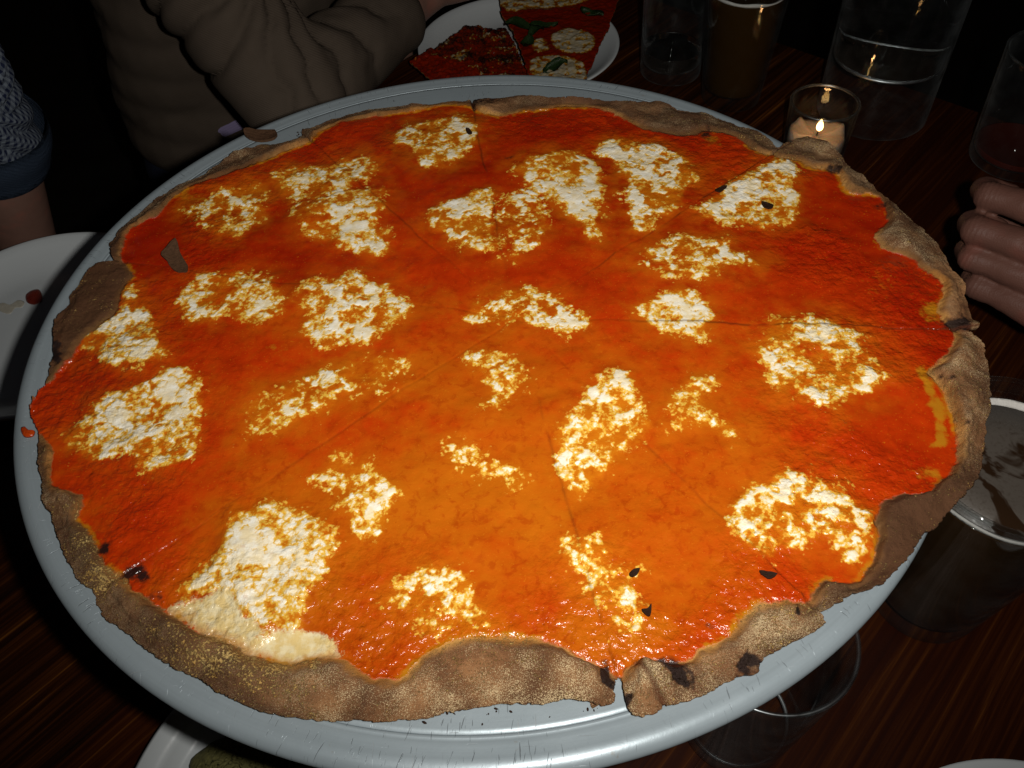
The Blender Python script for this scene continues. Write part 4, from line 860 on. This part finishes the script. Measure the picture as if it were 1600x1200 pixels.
def hand_caps(w, d, up, k=1.0, curl=0.5):
    """wrist w, pointing d, back of the hand facing up: palm, five fingers of different lengths, thumb from the side"""
    d = d.normalized(); sd = d.cross(up).normalized(); up = sd.cross(d).normalized(); caps = []
    lens = (0.070, 0.078, 0.073, 0.058); offs = (0.030, 0.010, -0.011, -0.031)
    for i, (l, o) in enumerate(zip(lens, offs)):
        m = w + d * (0.088 - 0.005 * abs(i - 1)) + sd * o * k; caps.append((w + sd * o * 0.55, 0.0165, m, 0.0125))
        p = m; a = 0.25 + curl * .3; r = 0.0092 - 0.0006 * i
        for j, fr in enumerate((.46, .30, .24)):
            q = p + (d * math.cos(a) - up * math.sin(a)) * l * fr; caps.append((p, r, q, r * .93)); p = q; r *= .93; a += curl * .9
    t0 = w + d * 0.022 + sd * 0.024; t1 = t0 + d * 0.038 + sd * 0.030 - up * 0.008; t2 = t1 + d * 0.032 + sd * 0.008 - up * .006
    caps += [(t0, .017, t1, .0115), (t1, .0112, t2, .0095)]
    return caps
def person(label, arms, pelvis, chest, head, knees, feet, shirt, cuff=None, tro=MJEAN, group='people sitting round the table', sleeve_r=(.062, .052, .046), torso_r=(.185, .125), folds=True, sleeve_end=0.75, vox=0.0048, shirt_name='sweater', diamonds=False):
    root = empty('person', Vector(pelvis), label, 'person', group); inv = Matrix.Translation(-Vector(pelvis)); T = lambda p: Vector(p) - Vector(pelvis)
    caps = [(T(pelvis), .10, T(chest), .10), (T(chest), .06, T(head), .05)]; sleeves = []
    for sh, el, wr, hd, upv in arms:
        sh, el, wr, hd = T(sh), T(el), T(wr), T(hd); caps += [(T(chest), .06, sh, .038), (sh, .036, el, .034), (el, .037, wr, .026)]
        caps += hand_caps(wr, hd - wr, Vector(upv))
        e = el.lerp(wr, sleeve_end); sleeves += [(sh, sleeve_r[0], el, sleeve_r[1]), (el, sleeve_r[1], e, sleeve_r[2])]
    for k, ft in zip(knees, feet): caps += [(T(pelvis), .08, T(k), .055), (T(k), .05, T(ft), .04), (T(ft), .04, T(ft) + (T(k) - T(pelvis)).normalized() * .16 - Vector((0, 0, .02)), .035)]
    I3 = Matrix.Identity(3)
    hx = T(head); fw_ = (Vector(arms[0][2]) - Vector(pelvis)); fw_.z = 0; fw_.normalize()
    body = blend('body', caps, 0.006, 5, ells=[(hx + BASIS @ Vector((s3 * .080, 0, -.005)), (.012, .022, .032), BASIS) for s3 in (-1, 1)] + [(hx, (.078, .095, .115), BASIS), (hx + fw_ * .088 - Vector((0, 0, .048)), (.026, .012, .009), BASIS), (hx + fw_ * .095 - Vector((0, 0, .015)), (.014, .018, .02), I3), (hx + fw_ * .06 - Vector((0, 0, .07)), (.045, .045, .04), I3)])
    link('body', finish(body), MSKIN, root)
    sdv = fw_.cross(Vector((0, 0, 1)))
    for s2 in (-1, 1):
        b = bmesh.new(); bmesh.ops.create_uvsphere(b, u_segments=16, v_segments=10, radius=.0115); bmesh.ops.translate(b, verts=b.verts, vec=hx + fw_ * .080 + sdv * (.031 * s2) + Vector((0, 0, .004)))
        link('eye', bm_mesh('eye', b), MEYE, root)
    hair = blend('hair', [], 0.007, 4, ells=[(hx - fw_ * .022 + Vector((0, 0, .03)), (.088, .095, .105), BASIS)]); link('hair', finish(hair), MDARK, root)
    pv, chs = T(pelvis), T(chest); tilt = BASIS
    tors = [(pv.lerp(chs, t_) + Vector((0, 0, .02)), (torso_r[0] * (.96 + .06 * t_), torso_r[1] * (1.02 - .06 * t_), .11), tilt) for t_ in np.linspace(0, 1, 9).tolist()]
    yoke = [(chs + Vector((0, 0, .03)), .085, T(a[0]), sleeve_r[0] * 1.05) for a in arms]
    sw = blend(shirt_name, sleeves + yoke, vox, 12, ells=tors); V = co_np(sw).astype(float); N = no_np(sw).astype(float); at_ = {}
    W = V + np.array(pelvis)
    s_ = W @ np.array(ES); n_ = W @ np.array(EN); z_ = W[:, 2]
    if folds:
        # drapes hanging across the torso and creases fanning out from the inside of the bent elbow
        sh, el, wr = (T(q) for q in arms[0][:3]); C = np.array(el.lerp(sh, .30) + (wr - el).normalized() * .03 + Vector((0, 0, .03)))
        D = V - C; d1 = np.array((el - sh).normalized()); d2 = np.array((wr - el).normalized()); nn = np.cross(d1, d2); nn /= np.linalg.norm(nn) + 1e-9; d3 = np.cross(nn, d1)
        th = np.arctan2(D @ d3, D @ d1); r = np.linalg.norm(D, axis=1); wv = fbm(th * 2 + 3, r * 20, 1.0, 3, 4)
        arm = sst(0.20, 0.13, r) * sst(0.015, 0.05, r)
        ridge = 1 - np.abs(np.sin(th * 8.5 + wv * 4)) ** .8
        amp = -0.0095 * ridge * arm
        q = z_ * 1.0 + n_ * .55 + (s_) * .25 + (fbm(s_ * 4, z_ * 4, 1.0, 3, 6) - .5) * .16; far = 1 - arm
        amp += -0.0055 * (1 - np.abs(np.sin(q * 26)) ** .8) * far * sst(.42, .6, fbm(s_ * 5, n_ * 5 + z_ * 3, 1.0, 2, 12)) + 0.006 * (fbm(s_ * 14, z_ * 9 + n_ * 6, 1.0, 3, 9) - .5)
        V = V + N * amp[:, None]
    if diamonds:
        dm = np.zeros(len(W)); dc = W - CAM; zz = dc @ FW; px = W_ / 2 + FOC * (dc @ RT) / zz if False else 800 + FOC * (dc @ RT) / zz; py = 600 - FOC * (dc @ UP) / zz
        for poly in ([(384, 126), (440, 152), (402, 172)], [(338, 203), (402, 172), (412, 188), (350, 214)]):
            dm = np.maximum(dm, np.clip(.5 - sdf(px, py, poly) / 6.0, 0, 1))
        at_['diamond'] = dm * (n_ > .56)
    at_['su'] = s_ * .75 + n_ * .65; at_['sv'] = z_ * .9 - n_ * .45
    link(shirt_name, finish(sw, V, at_), shirt, root)
    tc = []
    for k, ft in zip(knees, feet):
        hp = pv + (T(k) - pv) * .12; tc += [(hp - Vector((0, 0, .03)), .095, T(k), .068), (T(k), .066, T(ft) + Vector((0, 0, .06)), .052)]
    tr = blend('trousers', tc, .008, 5, ells=[(pv - Vector((0, 0, .05)), (torso_r[0] * .93, torso_r[1] * 1.0, .12), tilt)]); Vt = co_np(tr).astype(float)
    Vt += no_np(tr) * ((fbm(Vt[:, 0] * 14, Vt[:, 1] * 14 + Vt[:, 2] * 10, 1.0, 3, 2) - .5) * .014)[:, None]
    link('trousers', finish(tr, Vt), tro, root)
    if cuff:
        c0, c1, rr = cuff; b = bmesh.new(); a0, a1 = T(c0), T(c1); nseg = 7
        tube_bm(b, [a0.lerp(a1, t) for t in np.linspace(0, 1, nseg)], rr, 40, False, radii=[rr * (1 + .05 * math.sin(5 * t)) for t in np.linspace(0, 1, nseg)])
        bmesh.ops.solidify(b, geom=b.faces[:], thickness=0.003); link('cuff', bm_mesh('cuff', b), MCUFF, root)
    return root
person('person in a taupe sweater with lilac diamonds, arm bent on the table behind the pan',
       [(SN(.17, .66, .28), SN(.195, .455, .05), SN(.43, .51, .05), SN(.52, .545, .045), (0, 0, 1)), (SN(.53, .66, .28), SN(.63, .72, .02), SN(.50, .66, -.08), SN(.44, .6, -.09), (0, 0, 1))],
       SN(.325, .785, -.14), SN(.34, .69, .24), SN(.36, .62, .52), [SN(.22, .42, -.16), SN(.44, .42, -.16)], [SN(.22, .46, -.68), SN(.44, .46, -.68)], MSWEAT, sleeve_end=.70, torso_r=(.187, .140), sleeve_r=(.066, .056, .046), diamonds=True)
person('person in a navy and white gingham shirt with a pale blue rolled cuff, far left',
       [(SN(-.092, .46, .34), SN(-.070, .535, .10), SN(-.078, .59, -.07), SN(-.10, .60, -.16), (0.7, .2, .3)), (SN(-.42, .56, .30), SN(-.45, .5, .06), SN(-.3, .62, -.06), SN(-.24, .62, -.08), (0, 0, 1))],
       SN(-.29, .80, -.10), SN(-.26, .60, .26), SN(-.25, .45, .52), [SN(-.4, .42, -.16), SN(-.18, .42, -.16)], [SN(-.4, .46, -.68), SN(-.18, .46, -.68)], MCHECK, shirt_name='shirt',
       cuff=(SN(-.068, .532, .120), SN(-.072, .546, .078), .0505), sleeve_end=.05, folds=True, sleeve_r=(.052, .045, .045))
# ---- the hand at the right, fingers stacked and curled, thumb behind
def right_person():
    P = lambda x, y, z: at1(x, y, z)
    K = [P(1546, 307, .150), P(1526, 361, .1375), P(1519, 403, .1215), P(1527, 448, .105)]       # bent middle knuckles
    Mc = [P(1655, 338, .155), P(1652, 402, .141), P(1640, 447, .124), P(1622, 489, .107)]        # knuckles at the palm
    away = Vector((-.05, .92, -.30)).normalized(); caps = []; rad = (.0104, .0108, .0098, .0092)
    wr = Vector((.452, .045, .118)); el = SN(.50, -.50, .055)
    for i, (k, m) in enumerate(zip(K, Mc)):
        r = rad[i]; rt = (m - k).normalized(); mid = k.lerp(m, .5) + Vector((0, -.0015, .0012))
        q3 = k.lerp(m, .26) + Vector((0, 0, .0006)); caps += [(k, r * .98, q3, r * .92), (q3, r * .92, mid, r * 1.02), (mid, r * 1.02, m, r * 1.32)]
        d = k + away * .021 + rt * .008; t = d + rt * .018 + away * .004; caps += [(k, r * .95, d, r * .9), (d, r * .9, t, r * .8)]
        caps.append((m, r * 1.18, wr.lerp(m, .15) + (m - sum(Mc, Vector()) / 4) * .5, .016))
    t0 = wr.lerp(Mc[0], .3) + away * .02; t1 = t0 + (K[0] - Mc[0]).normalized() * .036 + away * .020; t2 = t1 + (K[0] - Mc[0]).normalized() * .030 - away * .004
    caps += [(t0, .017, t1, .0125), (t1, .012, t2, .0098), (wr, .026, wr + (el - wr) * .12, .025), (wr, .024, el, .040)]
    root = empty('person', SN(.50, -.68, -.10), 'person at the right reaching in, loosely curled hand seen beside the pizza', 'person', 'people sitting round the table')
    o = root.location; caps = [(a - o, r, b - o, q) for a, r, b, q in caps]
    me = blend('body', caps, .0014, 4); V = co_np(me).astype(float); N = no_np(me).astype(float)
    # wrinkles over the knuckles
    for k, m in zip(K, Mc):
        rt = np.array((m - k).normalized()); D = V + np.array(o) - np.array(k); x = D @ rt; rr = np.linalg.norm(D, axis=1)
        V -= N * (0.0006 * np.maximum(0, np.sin(x * 2100)) * np.exp(-(x / .006) ** 2) * (rr < .016))[:, None]
    V += N * ((fbm(V[:, 0] * 160, V[:, 1] * 160 + V[:, 2] * 140, 1.0, 3, 3) - .5) * .0007)[:, None]
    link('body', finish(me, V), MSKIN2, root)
    sh = SN(.49, -.62, .28) - o; e = el - o; w = wr - o; ch = SN(.32, -.72, .24) - o
    sl = blend('sweater', [(sh, .062, e, .052), (e, .052, e.lerp(w, .45), .045)], .006, 5, ells=[(SN(.32, -.76, -.08) - o, (.18, .13, .14), BASIS), (ch, (.19, .125, .17), BASIS), (SN(.32, -.74, .08) - o, (.18, .128, .16), BASIS)])
    link('sweater', finish(sl), MDARK, root)
    hd = blend('head', [(ch + Vector((0, 0, .1)), .055, ch + Vector((0, 0, .24)), .05)], .007, 4, ells=[(ch + Vector((0, 0, .30)), (.078, .095, .115), BASIS)]); link('head', finish(hd), MSKIN, root)
    tr = blend('trousers', [(SN(.25, -.72, -.2) - o, .09, SN(.25, -.36, -.17) - o, .068), (SN(.25, -.36, -.17) - o, .066, SN(.25, -.4, -.7) - o, .05), (SN(.42, -.72, -.2) - o, .09, SN(.42, -.36, -.17) - o, .068), (SN(.42, -.36, -.17) - o, .066, SN(.42, -.4, -.7) - o, .05)], .009, 4)
    link('trousers', finish(tr), MJEAN, root)
right_person()
